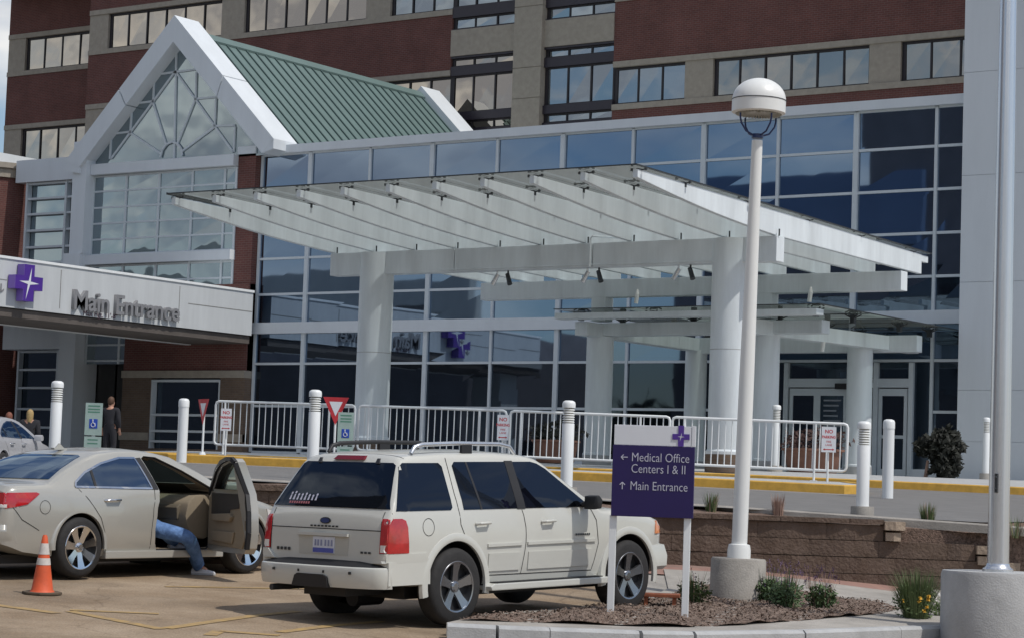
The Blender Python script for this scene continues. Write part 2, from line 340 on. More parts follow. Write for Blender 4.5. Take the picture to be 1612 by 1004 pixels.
M['shirt_blue'] = mat('navy_cloth', (0.04, 0.05, 0.09), 0.9, var=0.2)
M['leaf'] = mat('leaf_green', (0.050, 0.085, 0.030), 0.7, var=0.45, scale=14, col2=(0.075, 0.12, 0.045))
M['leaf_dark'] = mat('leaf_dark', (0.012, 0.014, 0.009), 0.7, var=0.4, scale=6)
M['grass_leaf'] = mat('grass_blade', (0.10, 0.14, 0.05), 0.7, var=0.35, scale=9)
M['straw'] = mat('dry_stem', (0.34, 0.22, 0.17), 0.8, var=0.25, scale=9)
M['purple_flower'] = mat('purple_flower', (0.10, 0.055, 0.13), 0.7, var=0.3, scale=30)
M['yellow_flower'] = mat('yellow_flower', (0.72, 0.45, 0.06), 0.6, var=0.2, scale=30)
M['white_flower'] = mat('white_flower', (0.65, 0.62, 0.58), 0.6, var=0.2, scale=30)
M['rust'] = mat('rusty_plate', (0.24, 0.075, 0.035), 0.85, var=0.35, scale=7)
M['planter'] = mat('terracotta_brown', (0.22, 0.11, 0.075), 0.8, var=0.2, scale=7)
M['back_wall'] = mat('opposite_wall', (0.16, 0.155, 0.17), 0.8, var=0.15, scale=1)
M['trees_far'] = mat('far_trees', (0.035, 0.05, 0.025), 0.9, var=0.5, scale=0.6)
M['interior'] = mat('dim_interior', (0.05, 0.05, 0.05), 0.9, var=0.3, scale=1)

# ================================================================== GROUND
def field(fn, ls, ds, dz=0.0):
    m = MB(); n = len(ds)
    for l in ls:
        for d in ds:
            x, y = XY(l, d); m.v.append((x, y, fn(x, y)+dz))
    for i in range(len(ls)-1):
        for j in range(n-1):
            a = i*n+j; m.f.append((a, a+n, a+n+1, a+1))
    return m
def fr(a, b, s): return [a+(b-a)*i/s for i in range(s+1)]
struct('parking_lot', field(lo_z, [-400, -120, -60]+fr(-30, 30, 60)+[60, 120, 400], [-300, -100, -40, 0]+fr(14, 31, 34)+[34, 60, 120, 700]), M['asphalt'], smooth=60, fix=False)
WD = 30.35     # depth of the retaining wall's back
def road_fn(x, y): return hi_z(x, y)
def wall_back(l): return WD if l < 6.4 else WD + (l-6.4)*1.2
# drive: one sheet that starts behind the wall
m = MB(); ls = [-400, -120, -60]+fr(-30, 6, 36)+fr(6.4, 14, 8)+[30, 60]; rows = 40
for l in ls:
    d0 = wall_back(l)+0.5
    for k in range(rows):
        d = d0+(k/(rows-1))**1.6*(140 if k == rows-1 else 40); x, y = XY(l, d); m.v.append((x, y, hi_z(x, y)))
for i in range(len(ls)-1):
    for j in range(rows-1):
        a = i*rows+j; m.f.append((a, a+rows, a+rows+1, a+1))
struct('drive', m, M['road'], smooth=60, fix=False)

def embank():
    m = MB(); ls = fr(5.6, 14, 12)+[20, 30, 45, 60]; n = 6
    for l in ls:
        d1 = wall_back(l)+0.52; d0 = max(30.32, d1-1.6)
        xa, ya = XY(l, d0); xb, yb = XY(l, d1); za = lo_z(xa, ya)-0.05; zb_ = hi_z(xb, yb)-0.01
        for k in range(n):
            t = k/(n-1); m.v.append((xa+(xb-xa)*t, ya+(yb-ya)*t, za+(zb_-za)*t))
    for i in range(len(ls)-1):
        for j in range(n-1): a = i*n+j; m.f.append((a, a+n, a+n+1, a+1))
    return m
def poly_sheet(pts, fn, dz, step=0.35, skirt=0.0):     # world xy polygon laid on a surface function
    P = [Vector((p[0], p[1])) for p in pts]; B = []
    for i, a in enumerate(P):
        b = P[(i+1) % len(P)]; n = max(1, int((b-a).length/step))
        B += [a+(b-a)*k/n for k in range(n)]
    xs = [p.x for p in B]; ys = [p.y for p in B]; ins = []
    def inside(x, y):
        c = False; j = len(P)-1
        for i in range(len(P)):
            if (P[i].y > y) != (P[j].y > y) and x < (P[j].x-P[i].x)*(y-P[i].y)/(P[j].y-P[i].y)+P[i].x: c = not c
            j = i
        return c
    x = min(xs)+step/2
    while x < max(xs):
        y = min(ys)+step/2
        while y < max(ys):
            if inside(x, y) and min((Vector((x, y))-b).length for b in B) > step*0.4: ins.append(Vector((x, y)))
            y += step
        x += step
    n = len(B)
    r = delaunay_2d_cdt(B+ins, [(i, (i+1) % n) for i in range(n)], [], 1, 1e-5)
    mb = MB(); mb.v = [(v.x, v.y, fn(v.x, v.y)+dz) for v in r[0]]; mb.f = [tuple(f) for f in r[2]]
    if skirt:
        base = len(mb.v)
        for b in B: z = fn(b.x, b.y)+dz; mb.v += [(b.x, b.y, z), (b.x, b.y, z-skirt)]
        for i in range(n):
            j = (i+1) % n; mb.f.append((base+2*i, base+2*j, base+2*j+1, base+2*i+1))
    return mb
def bandx(pts_ld, w, fn, z0, z1):       # a kerb: strip following (l, d) points, top at fn+z1
    m = MB(); P = []
    for i in range(len(pts_ld)-1):
        a = Vector(pts_ld[i]); b = Vector(pts_ld[i+1]); n = max(1, int((b-a).length/1.0))
        P += [a+(b-a)*k/n for k in range(n)]
    P.append(Vector(pts_ld[-1])); s = 0
    for i, p in enumerate(P):
        d = (P[min(i+1, len(P)-1)]-P[max(i-1, 0)]).normalized(); nrm = Vector((-d.y, d.x))
        q = p+nrm*w; x, y = XY(*p); x2, y2 = XY(*q); z = fn(x, y)
        m.v += [(x, y, z+z0), (x, y, z+z1-0.02), ((x*0.9+x2*0.1), (y*0.9+y2*0.1), z+z1), (x2, y2, z+z1), (x2, y2, z+z0)]
    for i in range(len(P)-1):
        for k in range(4):
            a = i*5+k; m.f.append((a, a+5, a+6, a+1))
    e = (len(P)-1)*5; m.f += [(0, 1, 2, 3, 4), (e+4, e+3, e+2, e+1, e)]
    return m
# median island: kerb, top
mk = [(-13, 43.6), (-6, 43.0), (0, 41.6), (3.5, 40.6), (5.9, 40.0), (6.35, 40.4), (6.5, 41.2), (6.3, 42.2)]
struct('median_kerb', bandx(mk, 0.16, hi_z, -0.05, 0.16), M['yellow'], smooth=30)
struct('median_pavement', poly_sheet([XY(l, d+0.15) if l < 5 else XY(l-0.14, d+0.12) for l, d in mk]+[XY(0, 43.4), XY(-6, 44.6), XY(-13, 45.5)], hi_z, 0.145, step=0.8), M['concrete_grey'])
struct('gutter', bandx([(l, d-0.42) for l, d in mk[:5]], 0.40, hi_z, -0.05, 0.006), M['concrete'], smooth=30)
# far kerb along the entrance pavement
fk = [(-24, 51), (-12, 47.6), (0, 45.6), (4.2, 45.2), (6.5, 44.5), (9.4, 43.6), (14, 42.4), (30, 39.0)]
struct('entrance_kerb', bandx(fk, 0.16, hi_z, -0.05, 0.15), M['yellow'], smooth=30)
m = MB()
for l in fr(-24, 30, 54):
    d0 = np.interp(l, [a for a, b in fk], [b for a, b in fk])+0.14
    for k in range(24):
        d = d0+k/23*(90-d0); x, y = XY(l, d); m.v.append((x, y, plaza_z(x, y)))
for i in range(54):
    for j in range(23): a = i*24+j; m.f.append((a, a+24, a+25, a+1))
struct('entrance_pavement', m, M['concrete_grey'], smooth=60, fix=False)
# near edge of the drive: pale gutter and planting strip down to the wall
struct('drive_edge', bandx([(-30, WD+0.95), (-6, WD+0.95), (2.3, WD+0.9), (6.0, WD-0.35), (8.5, WD-1.4)], 0.22, hi_z, -0.1, 0.02), M['concrete'], smooth=30)
def strip_z(x, y): return hi_z(x, y)-0.02-0.09*(1-sstep(WD-.1, WD+.8, LD(x, y)[1]))*sstep(-.5, 1.5, LD(x, y)[0])+0.02*math.sin(x*3)*math.sin(y*4)
setp(obj('planting_strip', poly_sheet([XY(-30, WD-0.25), XY(6.3, WD-0.25), XY(8.5, WD-1.6), XY(6.2, WD-0.3), XY(6.0, WD-0.2), XY(2.3, WD+0.92), XY(-30, WD+0.97)], strip_z, 0.0, 0.4, skirt=0.5), M['mulch']), 'brown wood mulch along the top of the block retaining wall', 'mulch', kind='stuff')

struct('embankment', embank(), M['mulch'], smooth=60, fix=False)
# ---- retaining wall: split face blocks, five courses stepping down to the right
CHT = 0.215
wl = thing('retaining_wall', 'low brown split-face block retaining wall with stepped end beside the drive', 'wall', (*XY(2, 30), 0.3))
def wall_blocks(mb, l0, l1, z0, z1, d0=30.0, dep=0.34, bl=0.9, off=0.0):
    l = l0-off
    while l < l1:
        a = max(l, l0)+0.0015; b = min(l+bl, l1)-0.0015
        if b-a > 0.03:
            x0, y0 = XY(a, d0+random.uniform(-.012, .012)); x1, y1 = XY(b, d0+random.uniform(-.012, .012)); xm, ym = XY((a+b)/2, d0-0.035)
            xb, yb = XY(a, d0+dep); xc, yc = XY(b, d0+dep)
            q = random.uniform(-.004, .004)
            mb.add([(x0,y0,z0+.004),(xm,ym,z0+.004),(x1,y1,z0+.004),(xc,yc,z0+.004),(xb,yb,z0+.004),(x0,y0,z1-.004+q),(xm,ym,z1-.004+q),(x1,y1,z1-.004+q),(xc,yc,z1-.004+q),(xb,yb,z1-.004+q)],
                   [(4,3,2,1,0),(5,6,7,8,9),(0,1,6,5),(1,2,7,6),(2,3,8,7),(3,4,9,8),(4,0,5,9)])
        l += bl
ztop = 1.125
body = MB(); cap = MB(); pale = MB()
wall_blocks(body, -30, 0.9, ztop+0.004, ztop+CHT*.75, d0=30.02, off=0.1); wall_blocks(cap, -30, 0.9, ztop+CHT*.75, ztop+CHT*.75+0.075, d0=29.97, dep=.36)
ends = [4.95, 6.15, 7.4, 8.4, 8.8, 8.9, 9.0]
for k in range(7):
    wall_blocks(body, -30, ends[k], ztop-(k+1)*CHT, ztop-k*CHT, d0=30.0-0.022*k, off=(k % 2)*0.22)
core = MB()
for k in range(7):
    x0, y0 = XY(-30, 30.08); pts = [XY(-30, 30.05), XY(ends[k]-.05, 30.05), XY(ends[k]-.05, 30.3), XY(-30, 30.3)]
    core.prism(pts, lambda u, v, d: (u, v, d), ztop-(k+1)*CHT+0.004, ztop-k*CHT-0.006)
wall_blocks(cap, 0.9, 4.95, ztop, ztop+0.075, d0=29.95, dep=0.36)
for l0, l1, zt, d0 in ((4.95, 5.22, ztop+0.05, 29.9), (4.97, 5.17, ztop-0.09, 29.93), (6.15, 6.42, ztop-0.22, 29.86), (6.17, 6.37, ztop-0.36, 29.88), (6.55, 6.95, ztop-0.43, 29.8), (6.5, 6.85, ztop-0.56, 29.82)):
    wall_blocks(pale, l0, l1, zt-0.12, zt, d0=d0, dep=0.4, bl=0.6)
obj('block_courses', body, M['block'], wl, world=True); obj('mortar_core', core, M['block'], wl, world=True)
obj('cap_stones', cap, M['block'], wl, world=True); obj('end_blocks', pale, M['block_pale'], wl, world=True)

# ---- island in the foreground
fl = [(703, 979), (780, 983), (860, 986), (1000, 991), (1080, 992), (1250, 990), (1400, 985), (1520, 981), (1640, 978), (1800, 975)]
bk = [(1800, 905), (1620, 900), (1480, 920), (1405, 930), (1253, 910), (1045, 895), (1052, 925), (1010, 941), (960, 949), (860, 958), (760, 967)]
def isl(x, y): return lo_z(x, y)
ISLZ = 0.13
P_is = [drop(px, py, isl, ISLZ).to_2d() for px, py in fl+bk]
struct('island_pavement', poly_sheet(P_is, isl, ISLZ, 0.4, skirt=0.3), M['concrete'])
mul = [(722, 976), (860, 980), (1010, 986), (1080, 987), (1165, 984), (1290, 974), (1385, 966), (1418, 958), (1392, 948), (1330, 944), (1300, 936), (1215, 925), (1120, 921), (1080, 926), (1045, 938), (1010, 946), (960, 953), (860, 963), (760, 972)]
def mulch_z(x, y): return isl(x, y)+0.02+0.015*math.sin(x*7+y*3)+0.012*math.sin(x*17-y*13)
P_mu = [drop(px, py, isl, ISLZ).to_2d() for px, py in mul]
setp(obj('mulch_bed', poly_sheet(P_mu, mulch_z, ISLZ-0.004, 0.12), M['mulch'], smooth=60), 'brown bark mulch filling the kerbed island bed', 'mulch', kind='stuff')
random.seed(3)
chips = MB()
c0 = Vector((sum(p.x for p in P_mu)/len(P_mu), sum(p.y for p in P_mu)/len(P_mu)))
def in_poly(P, x, y):
    c = False; j = len(P)-1
    for i in range(len(P)):
        if (P[i].y > y) != (P[j].y > y) and x < (P[j].x-P[i].x)*(y-P[i].y)/(P[j].y-P[i].y)+P[i].x: c = not c
        j = i
    return c
x0, x1 = min(p.x for p in P_mu), max(p.x for p in P_mu); y0, y1 = min(p.y for p in P_mu), max(p.y for p in P_mu)
for i in range(14000):
    x = random.uniform(x0, x1); y = random.uniform(y0, y1)
    if not in_poly(P_mu, x, y): continue
    a = random.uniform(0, PI); s = random.uniform(.008, .020); w = s*random.uniform(.3, .6); z = mulch_z(x, y)+ISLZ+random.uniform(0, .012)
    dx, dy = math.cos(a)*s, math.sin(a)*s; ex, ey = -math.sin(a)*w, math.cos(a)*w; t = random.uniform(-.012, .012)
    chips.add([(x-dx-ex, y-dy-ey, z-t), (x+dx-ex, y+dy-ey, z+t), (x+dx+ex, y+dy+ey, z+t+.004), (x-dx+ex, y-dy+ey, z-t+.004)], [(0, 1, 2, 3)])
setp(obj('mulch_chips', chips, mat('bark_chips', (0.13, 0.092, 0.072), 0.95, var=0.5, scale=11, col2=(0.20, 0.15, 0.12)), fix=False), 'loose bark chips scattered over the island bed', 'mulch', kind='stuff')
# concrete edging in front (grey kerb with joints) and red paint below it
def edge_strip(pts, fn, dz, w, h, name, mt):
    P = [drop(px, py, fn, dz).to_2d() for px, py in pts]; m = MB()
    for i in range(len(P)-1):
        a, b = P[i], P[i+1]; n = max(1, int((b-a).length/0.5)); d = (b-a).normalized(); q = Vector((d.y, -d.x))*w
        for k in range(n):
            s = a+(b-a)*k/n+d*(0.006 if k == 0 else 0); e = a+(b-a)*(k+1)/n
            zs = fn(s.x, s.y)+dz; ze = fn(e.x, e.y)+dz
            vs = [(s.x,s.y,zs-h),(e.x,e.y,ze-h),(e.x+q.x,e.y+q.y,ze-h),(s.x+q.x,s.y+q.y,zs-h),(s.x,s.y,zs),(e.x,e.y,ze),(e.x+q.x*.8,e.y+q.y*.8,ze),(s.x+q.x*.8,s.y+q.y*.8,zs),(e.x+q.x,e.y+q.y,ze-.03),(s.x+q.x,s.y+q.y,zs-.03)]
            m.add(vs, [(4,5,6,7),(7,6,8,9),(9,8,2,3),(0,1,5,4),(0,4,7,9,3),(1,2,8,6,5)])
    return struct(name, m, mt)
edge_strip(fl, isl, ISLZ+0.012, 0.16, 0.3, 'island_kerb', M['concrete_grey'])
edge_strip([(1050, 991.5), (1120, 991.5), (1165, 991)], isl, ISLZ-0.06, 0.165, 0.2, 'painted_kerb', M['red_kerb'])
# sidewalk between island and wall, pink paver strip against the wall
def walk(pts, dz, name, mt, step=0.5):
    return struct(name, poly_sheet([XY(l, d) for l, d in pts], lo_z, dz, step), mt)
walk([(1.6, 27.2), (8.5, 26.4), (8.5, 28.6), (1.6, 28.9)], 0.11, 'sidewalk', M['concrete'])
walk([(1.2, 29.0), (9.2, 28.8), (9.2, 29.95), (1.2, 29.98)], 0.114, 'paver_strip', M['pink_paver'])

# faded yellow lines on the parking lot
def line(pts, w, name='yellow_line', mt='yellow_line'):
    m = MB(); P = [drop(px, py, lo_z).to_2d() for px, py in pts]
    for i in range(len(P)-1):
        a, b = P[i], P[i+1]; n = max(1, int((b-a).length/0.6)); d = (b-a).normalized(); q = Vector((-d.y, d.x))*w*.65
        for k in range(n):
            s = a+(b-a)*k/n; e = a+(b-a)*(k+1)/n
            vs = [s-q, e-q, e+q, s+q]; m.add([(v.x, v.y, lo_z(v.x, v.y)+0.006) for v in vs], [(0, 1, 2, 3)])
    return struct(name, m, M[mt])
line([(-60, 945), (90, 965)], 0.11); line([(110, 962), (253, 990)], 0.10); line([(262, 989), (400, 969), (470, 962)], 0.10)
line([(330, 1000), (345, 993), (440, 1000)], 0.10); line([(110, 960), (250, 966)], 0.09); line([(260, 923), (440, 926), (640, 930)], 0.08)
line([(440, 995), (520, 985), (600, 978)], 0.10)
m = MB()      # low concrete kerb stone between lot and walk beside the truck
struct('ramp_pavement', poly_sheet([XY(1.3, 25.6), XY(2.2, 25.4), XY(2.4, 27.2), XY(1.6, 28.9), XY(1.2, 28.9)], lo_z, 0.06, 0.4), M['concrete'])

# ================================================================== BUILDINGS
G0 = 1.0
def wb(mb, x0, x1, z0, z1, y, d): return mb.box(x0, x1, y, y+d, z0, z1)

def ribbon(parent, x0, x1, z0, z1, Y, npane, glass, fr_w=0.09, side=True, rec=0.16):
    """one ribbon window: dark frame (part) and glass (its sub-part)"""
    f = MB()
    f.box(x0, x1, Y+rec-0.05, Y+rec-.013, z1-fr_w, z1); f.box(x0, x1, Y+rec-0.05, Y+rec-.013, z0, z0+fr_w*0.7)
    w = (x1-x0)/npane
    for i in range(npane+1):
        hw = 0.03 if 0 < i < npane else 0.07
        if i == 0: hw = 0.13
        c = x0+i*w
        a = max(x0, c-hw); b = min(x1, c+hw); f.box(a, b, Y+rec-0.04, Y+rec-0.013, z0+fr_w*0.7, z1-fr_w)
    fo = obj('window', f, M['frame_dark'], parent, world=True)
    g = MB()
    for i in range(npane):
        a = x0+i*w; t = [random.uniform(-.012, .012) for _ in range(4)]; y = Y+rec
        g.add([(a, y+t[0], z0), (a+w, y+t[1], z0), (a+w, y+t[2], z1), (a, y+t[3], z1)], [(0, 1, 2, 3)])
    obj('glass', g, M[glass], fo, world=True, fix=False)
    return fo

TOPZ = 22.6
tower = thing('hospital_tower', 'tall red brick hospital block with limestone bands and dark ribbon windows', 'building', (-50, 66, 2))
def tower_part(x0, x1, Y, rows, piers, gl, zlow=10.0):
    br = MB(); st = MB()
    lev = zlow
    for (z0, z1) in rows:
        br.box(x0, x1, Y, Y+0.5, lev, z0-0.2)
        st.box(x0, x1, Y-0.04, Y+0.4, z0-0.2, z0); st.box(x0, x1, Y-0.04, Y+0.4, z1, z1+0.2)
        for a, b in piers: st.box(a, b, Y+0.005, Y+0.4, z0, z1)
        lev = z1+0.2
        edges = [x0]+[e for p in piers for e in p]+[x1]
        k = 0
        for i in range(0, len(edges), 2):
            a, b = edges[i], edges[i+1]
            if b-a > 0.3:
                gg = gl(k, z0); ribbon(tower, a, b, z0, z1, Y, max(1, round((b-a)/1.0)), gg); k += 1
    br.box(x0, x1, Y, Y+0.5, lev, TOPZ)
    obj('brick_wall', br, M['brick'], tower, world=True); obj('limestone_band', st, M['stone'], tower, world=True)
tower_part(-67.7, -49.15, 66, [(14.95, 16.4), (18.85, 20.3)], [(-67.7, -66.65), (-60.45, -59.27), (-53.2, -52.05)], lambda k, z: 'gl_tan' if (z < 17 or k < 2) else 'gl_tower_blue')
tower_part(-75.2, -67.7, 68.5, [(14.95, 16.4), (18.95, 20.4)], [(-75.2, -74.15)], lambda k, z: 'gl_tan')
tower_part(-42.14, -12, 66, [(14.85, 16.15), (18.65, 20.05)], [(-39.26, -38.17), (-32.4, -31.3), (-25.3, -24.2), (-18.2, -17.1)], lambda k, z: 'gl_tower_blue' if k == 0 else 'gl_tan')
# stair bay: limestone columns, two window stacks
st = MB(); dk = MB()
def stackw(x0, x1):
    for (z0, z1, kind) in ((18.92, 20.3, 'b'), (18.1, 18.52, 's'), (16.72, 17.02, 's'), (15.02, 16.38, 'b'), (14.4, 14.72, 's')):
        ribbon(tower, x0, x1, z0, z1, 66.02, 3, 'gl_tan' if (x0 < -47 and z0 < 17) else 'gl_tower_blue', fr_w=0.06, rec=0.12)
    for z0, z1 in ((18.52, 18.92), (16.38, 16.72), (14.72, 15.02)): dk.box(x0, x1, 66.0, 66.3, z0, z1)
    st.box(x0, x1, 65.95, 66.4, 17.1, 18.06); st.box(x0, x1, 65.95, 66.4, 10, 14.3); st.box(x0, x1, 65.95, 66.4, 20.4, TOPZ)
    dk.box(x0, x1, 66.0, 66.3, 18.06, 18.1); dk.box(x0, x1, 66.0, 66.3, 17.02, 17.1); dk.box(x0, x1, 66.0, 66.3, 14.3, 14.4)
stackw(-49.15, -46.25); stackw(-45.05, -42.14)
for k, z in enumerate((10, 12.1, 14.2, 15.3, 16.4, 18.6, 20.8)):
    z2 = (12.1, 14.2, 15.3, 16.4, 18.6, 20.8, TOPZ)[k]
    st.box(-46.25, -45.05, 65.8, 66.4, z+0.012, z2-0.012)
st.box(-46.24, -45.06, 65.83, 66.4, 10, TOPZ-.01)
obj('limestone_column', st, M['stone'], tower, world=True); obj('spandrel_panel', dk, M['spandrel'], tower, world=True)
c = MB(); c.box(-75.2, -67.8, 69.0, 86, 2, TOPZ-.02); c.box(-67.6, -12, 66.5, 86, 2, TOPZ-.01); c.box(-75.3, -11.9, 65.7, 86.2, TOPZ, TOPZ+0.4)
c.box(-67.7, -12, 66.45, 66.5, 2, 10)
obj('core_wall', c, M['brick'], tower, world=True)

# ---- glass hall (curtain wall)
hall = thing('glass_hall', 'long two storey hall faced with blue mirror curtain wall and pale mullions', 'building', (-34, 52.2, 2))
VX = [-45.85, -43.94, -41.67, -39.39, -37.10, -34.88, -32.60, -30.39, -28.16, -25.92, -23.72, -22.86]
VZ = [2.35, 3.73, 5.0, 5.9, 6.23, 7.08, 8.16, 9.25, 10.33, 11.32]
YF = 52.2
fm = MB()
thick = {1, 3, 5, 7, 9, 11}
for i, x in enumerate(VX):
    w = 0.07 if i % 2 else 0.04
    fm.box(x-w, x+w, YF-0.055 if i % 2 else YF-0.04, YF+0.05, VZ[0], VZ[-1])
for j, z in enumerate(VZ):
    if j in (3, 4): continue
    hh = 0.034
    for i in range(len(VX)-1):
        a = VX[i]+0.05; b = VX[i+1]-0.05
        if -28.2 < VX[i] < -24 and z < 3.8: continue
        fm.box(a, b, YF-0.03, YF+0.05, z-hh, z+hh)
obj('mullion_frame', fm, M['mullion'], hall, world=True)
b = MB(); b.box(-45.9, -22.86, YF-0.13, YF+0.06, 5.9, 6.23); b.box(-45.9, -22.86, YF-0.16, YF+0.5, 11.34, 11.58)
b.box(-45.9, -28.05, YF-0.09, YF+0.3, 2.0, 2.31); b.box(-24.18, -22.86, YF-0.09, YF+0.3, 2.0, 2.31)
obj('white_band', b, M['white'], hall, world=True)
for j in range(len(VZ)-1):
    if j == 3: continue
    for i in range(len(VX)-1):
        if VX[i] > -28.2 and VX[i] < -24 and VZ[j] < 4.5: continue
        t = [random.uniform(-.005, .005) for _ in range(4)]
        g = MB().add([(VX[i], YF+.02+t[0], VZ[j]), (VX[i+1], YF+.02+t[1], VZ[j]), (VX[i+1], YF+.02+t[2], VZ[j+1]), (VX[i], YF+.02+t[3], VZ[j+1])], [(0, 1, 2, 3)])
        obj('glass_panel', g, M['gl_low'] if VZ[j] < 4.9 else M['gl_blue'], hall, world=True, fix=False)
c = MB(); c.box(-45.8, -22.9, 52.75, 65.8, 11.2, 11.5); c.box(-45.8, -45.6, 52.3, 65.8, 2, 11.2); c.box(-45.8, -22.9, 56.0, 56.2, 2, 11.2)
obj('roof', c, M['precast'], hall, world=True)
# entrance doors
f = MB()
for x in (-28.1, -27.72, -25.9, -25.2, -24.24): f.box(x-0.06, x+0.06, YF-0.10, YF+0.05, 2.03, 4.95)
f.box(-27.66, -25.96, YF-0.08, YF+0.05, 4.33, 4.55); f.box(-25.14, -24.3, YF-0.08, YF+0.05, 4.33, 4.55); f.box(-25.84, -25.26, YF-0.08, YF+0.05, 4.33, 4.45)
obj('entrance_frame', f, M['mullion'], hall, world=True)
g = MB()
for a, bb in ((-28.04, -27.78), (-27.66, -25.96), (-25.84, -25.26), (-25.14, -24.3)): g.box(a, bb, YF+.0, YF+0.03, 4.55, 4.95)
g.box(-24.2, -23.72, YF+.0, YF+.03, 2.3, 4.95); g.box(-28.04, -27.78, YF+.0, YF+0.03, 2.03, 4.55); g.box(-25.84, -25.26, YF, YF+0.03, 2.03, 4.33)
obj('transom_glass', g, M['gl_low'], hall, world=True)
def door(x0, x1, mid):
    f = MB(); f.box(x0, x0+0.09, YF-0.06, YF, 2.06, 4.3); f.box(x1-0.09, x1, YF-0.06, YF, 2.06, 4.3)
    f.box(x0+.09, x1-.09, YF-0.06, YF, 2.06, 2.3); f.box(x0+.09, x1-.09, YF-0.06, YF, 4.12, 4.3)
    if mid: f.box(x0+.09, x1-.09, YF-0.06, YF, 3.06, 3.14)
    o = obj('door', f, M['mullion'], hall, world=True)
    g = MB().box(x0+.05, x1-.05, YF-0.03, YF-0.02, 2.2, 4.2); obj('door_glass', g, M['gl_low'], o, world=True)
    return o
door(-27.62, -26.84, False); d2 = door(-26.84, -26.0, False); door(-25.12, -24.34, True)
s = MB().box(-26.25, -25.9, YF-0.25, YF-0.09, 4.28, 4.42); obj('door_sensor', s, M['black'], hall, world=True)
def text_mesh(body, size, extrude=0.0, align='CENTER', bold=0.0, spacing=1.0):
    cu = bpy.data.curves.new('t', 'FONT'); cu.body = body; cu.size = size; cu.extrude = extrude; cu.align_x = align; cu.offset = bold; cu.space_character = spacing; cu.resolution_u = 3
    o = bpy.data.objects.new('t', cu); COL.objects.link(o); bpy.context.view_layer.update()
    me = bpy.data.meshes.new_from_object(o.evaluated_get(bpy.context.evaluated_depsgraph_get()))
    bpy.data.objects.remove(o); return me
def place_mesh(me, origin, ex, ey):      # map the text plane to world axes
    ex = Vector(ex).normalized(); ey = Vector(ey).normalized(); ez = ex.cross(ey)
    me.transform(Matrix(((ex.x, ey.x, ez.x, origin[0]), (ex.y, ey.y, ez.y, origin[1]), (ex.z, ey.z, ez.z, origin[2]), (0, 0, 0, 1)))); return me
def wtext(body, size, parent, origin, ex, ey, mt, name='lettering', ext=0.004, align='CENTER', bold=0, spacing=1.0, world=True):
    me = place_mesh(text_mesh(body, size, ext, align, bold, spacing), origin, ex, ey)
    if world:
        root = parent; off = Vector((0,0,0))
        while root is not None: off += Vector(root.location); root = root.parent
        me.transform(Matrix.Translation(-off))
    return obj(name, me, mt, parent)
lb = MB()
for k in range(6): lb.box(-26.66, -26.22+random.uniform(-.1, .06), YF-0.034, YF-0.031, 3.98-k*0.13, 4.02-k*0.13)
obj('door_notice', lb, mat('door_print', (0.28, 0.30, 0.34), 0.6), d2, world=True)

# ---- white panelled tower at the right
wt = thing('white_panel_tower', 'tall pale metal panelled stair tower at the right end of the glass hall', 'building', (-18, 51, 2))
zs = [2.0, 3.0, 4.24, 6.85, 9.46, 12.0, 14.6, 17.2, 19.8, 22.4, 25.0]; p = MB()
for i in range(len(zs)-1):
    for x0, x1 in ((-22.78, -21.0), (-21.0, -19.2), (-19.2, -15.0), (-15, -11)):
        p.box(x0+.004, x1-.004, 51.62, 52.0, zs[i]+.006, zs[i+1]-.006)
p.box(-22.785, -11, 51.64, 60, 2.0, 24.9)
obj('metal_panel', p, M['white'], wt, world=True); b = MB().box(-22.9, -10.9, 51.55, 60.1, 25.0, 25.3); obj('parapet', b, M['white'], wt, world=True)

# ---- gabled atrium
at_ = thing('gabled_atrium', 'steep gabled atrium with white rake frame, sunburst glazing and green metal roof', 'building', (-49.1, 51.6, 2))
AX, SL = -49.1, 0.966
def gz(x, z0): return z0-SL*abs(x-AX)
m = MB()
def frame_prism(y0, y1, zo, zi, hwo, hwi):
    for s in (-1, 1):
        o1 = (AX+s*hwo, gz(AX+hwo, zo)); i1 = (AX+s*hwi, gz(AX+hwi, zi))
        poly = [(AX, zo), o1, (AX+s*(hwo-0.02), o1[1]-0.42), i1, (AX, zi)]
        yield s, poly
def rake(parent, y0, y1, zo, zi, hwo_, hwi, nseg=2):
    m = MB()
    for s in (-1, 1):
        if isinstance(hwo_, tuple): hwo = hwo_[0 if s < 0 else 1]
        else: hwo = hwo_
        for k in range(nseg):      # panels with joints
            a = k/nseg; b = (k+1)/nseg
            def top(t): return (AX+s*hwo*t, zo-SL*hwo*t)
            def bot(t): return (AX+s*hwi*t, zi-SL*hwi*t)
            g = 0.004
            ta, tb = top(a+g*(k > 0)), top(b-g*(k < nseg-1)); ba, bb = bot(a+g*(k > 0)), bot(b-g*(k < nseg-1))
            m.prism([ta, tb, bb, ba], lambda u, v, d: (u, d, v), y0, y1)
    return obj('rake_frame', m, M['white'], parent, world=True)
rake(at_, 51.45, 52.55, 15.82, 14.98, (4.5, 4.28), 3.85)
for s in (-1, 1):
    hw_ = 4.5 if s < 0 else 4.28; ft = MB(); x = AX+s*hw_; zt = 15.82-SL*hw_
    ft.prism([(AX+s*3.85, 14.98-SL*3.85), (x, zt), (x, zt-0.30), (AX+s*3.85, zt-0.42)], lambda u, v, d: (u, d, v), 51.46, 52.5)
    obj('rake_foot', ft, M['white'], at_, world=True)
rake(at_, 64.2, 65.3, 15.72, 15.0, 4.7, 3.85)
r = MB()
for s in (-1, 1):
    r.prism([(AX, 15.42), (AX+s*4.5, 15.42-SL*4.5), (AX+s*4.5, 15.2-SL*4.5), (AX, 15.2)], lambda u, v, d: (u, d, v), 52.55, 64.2)
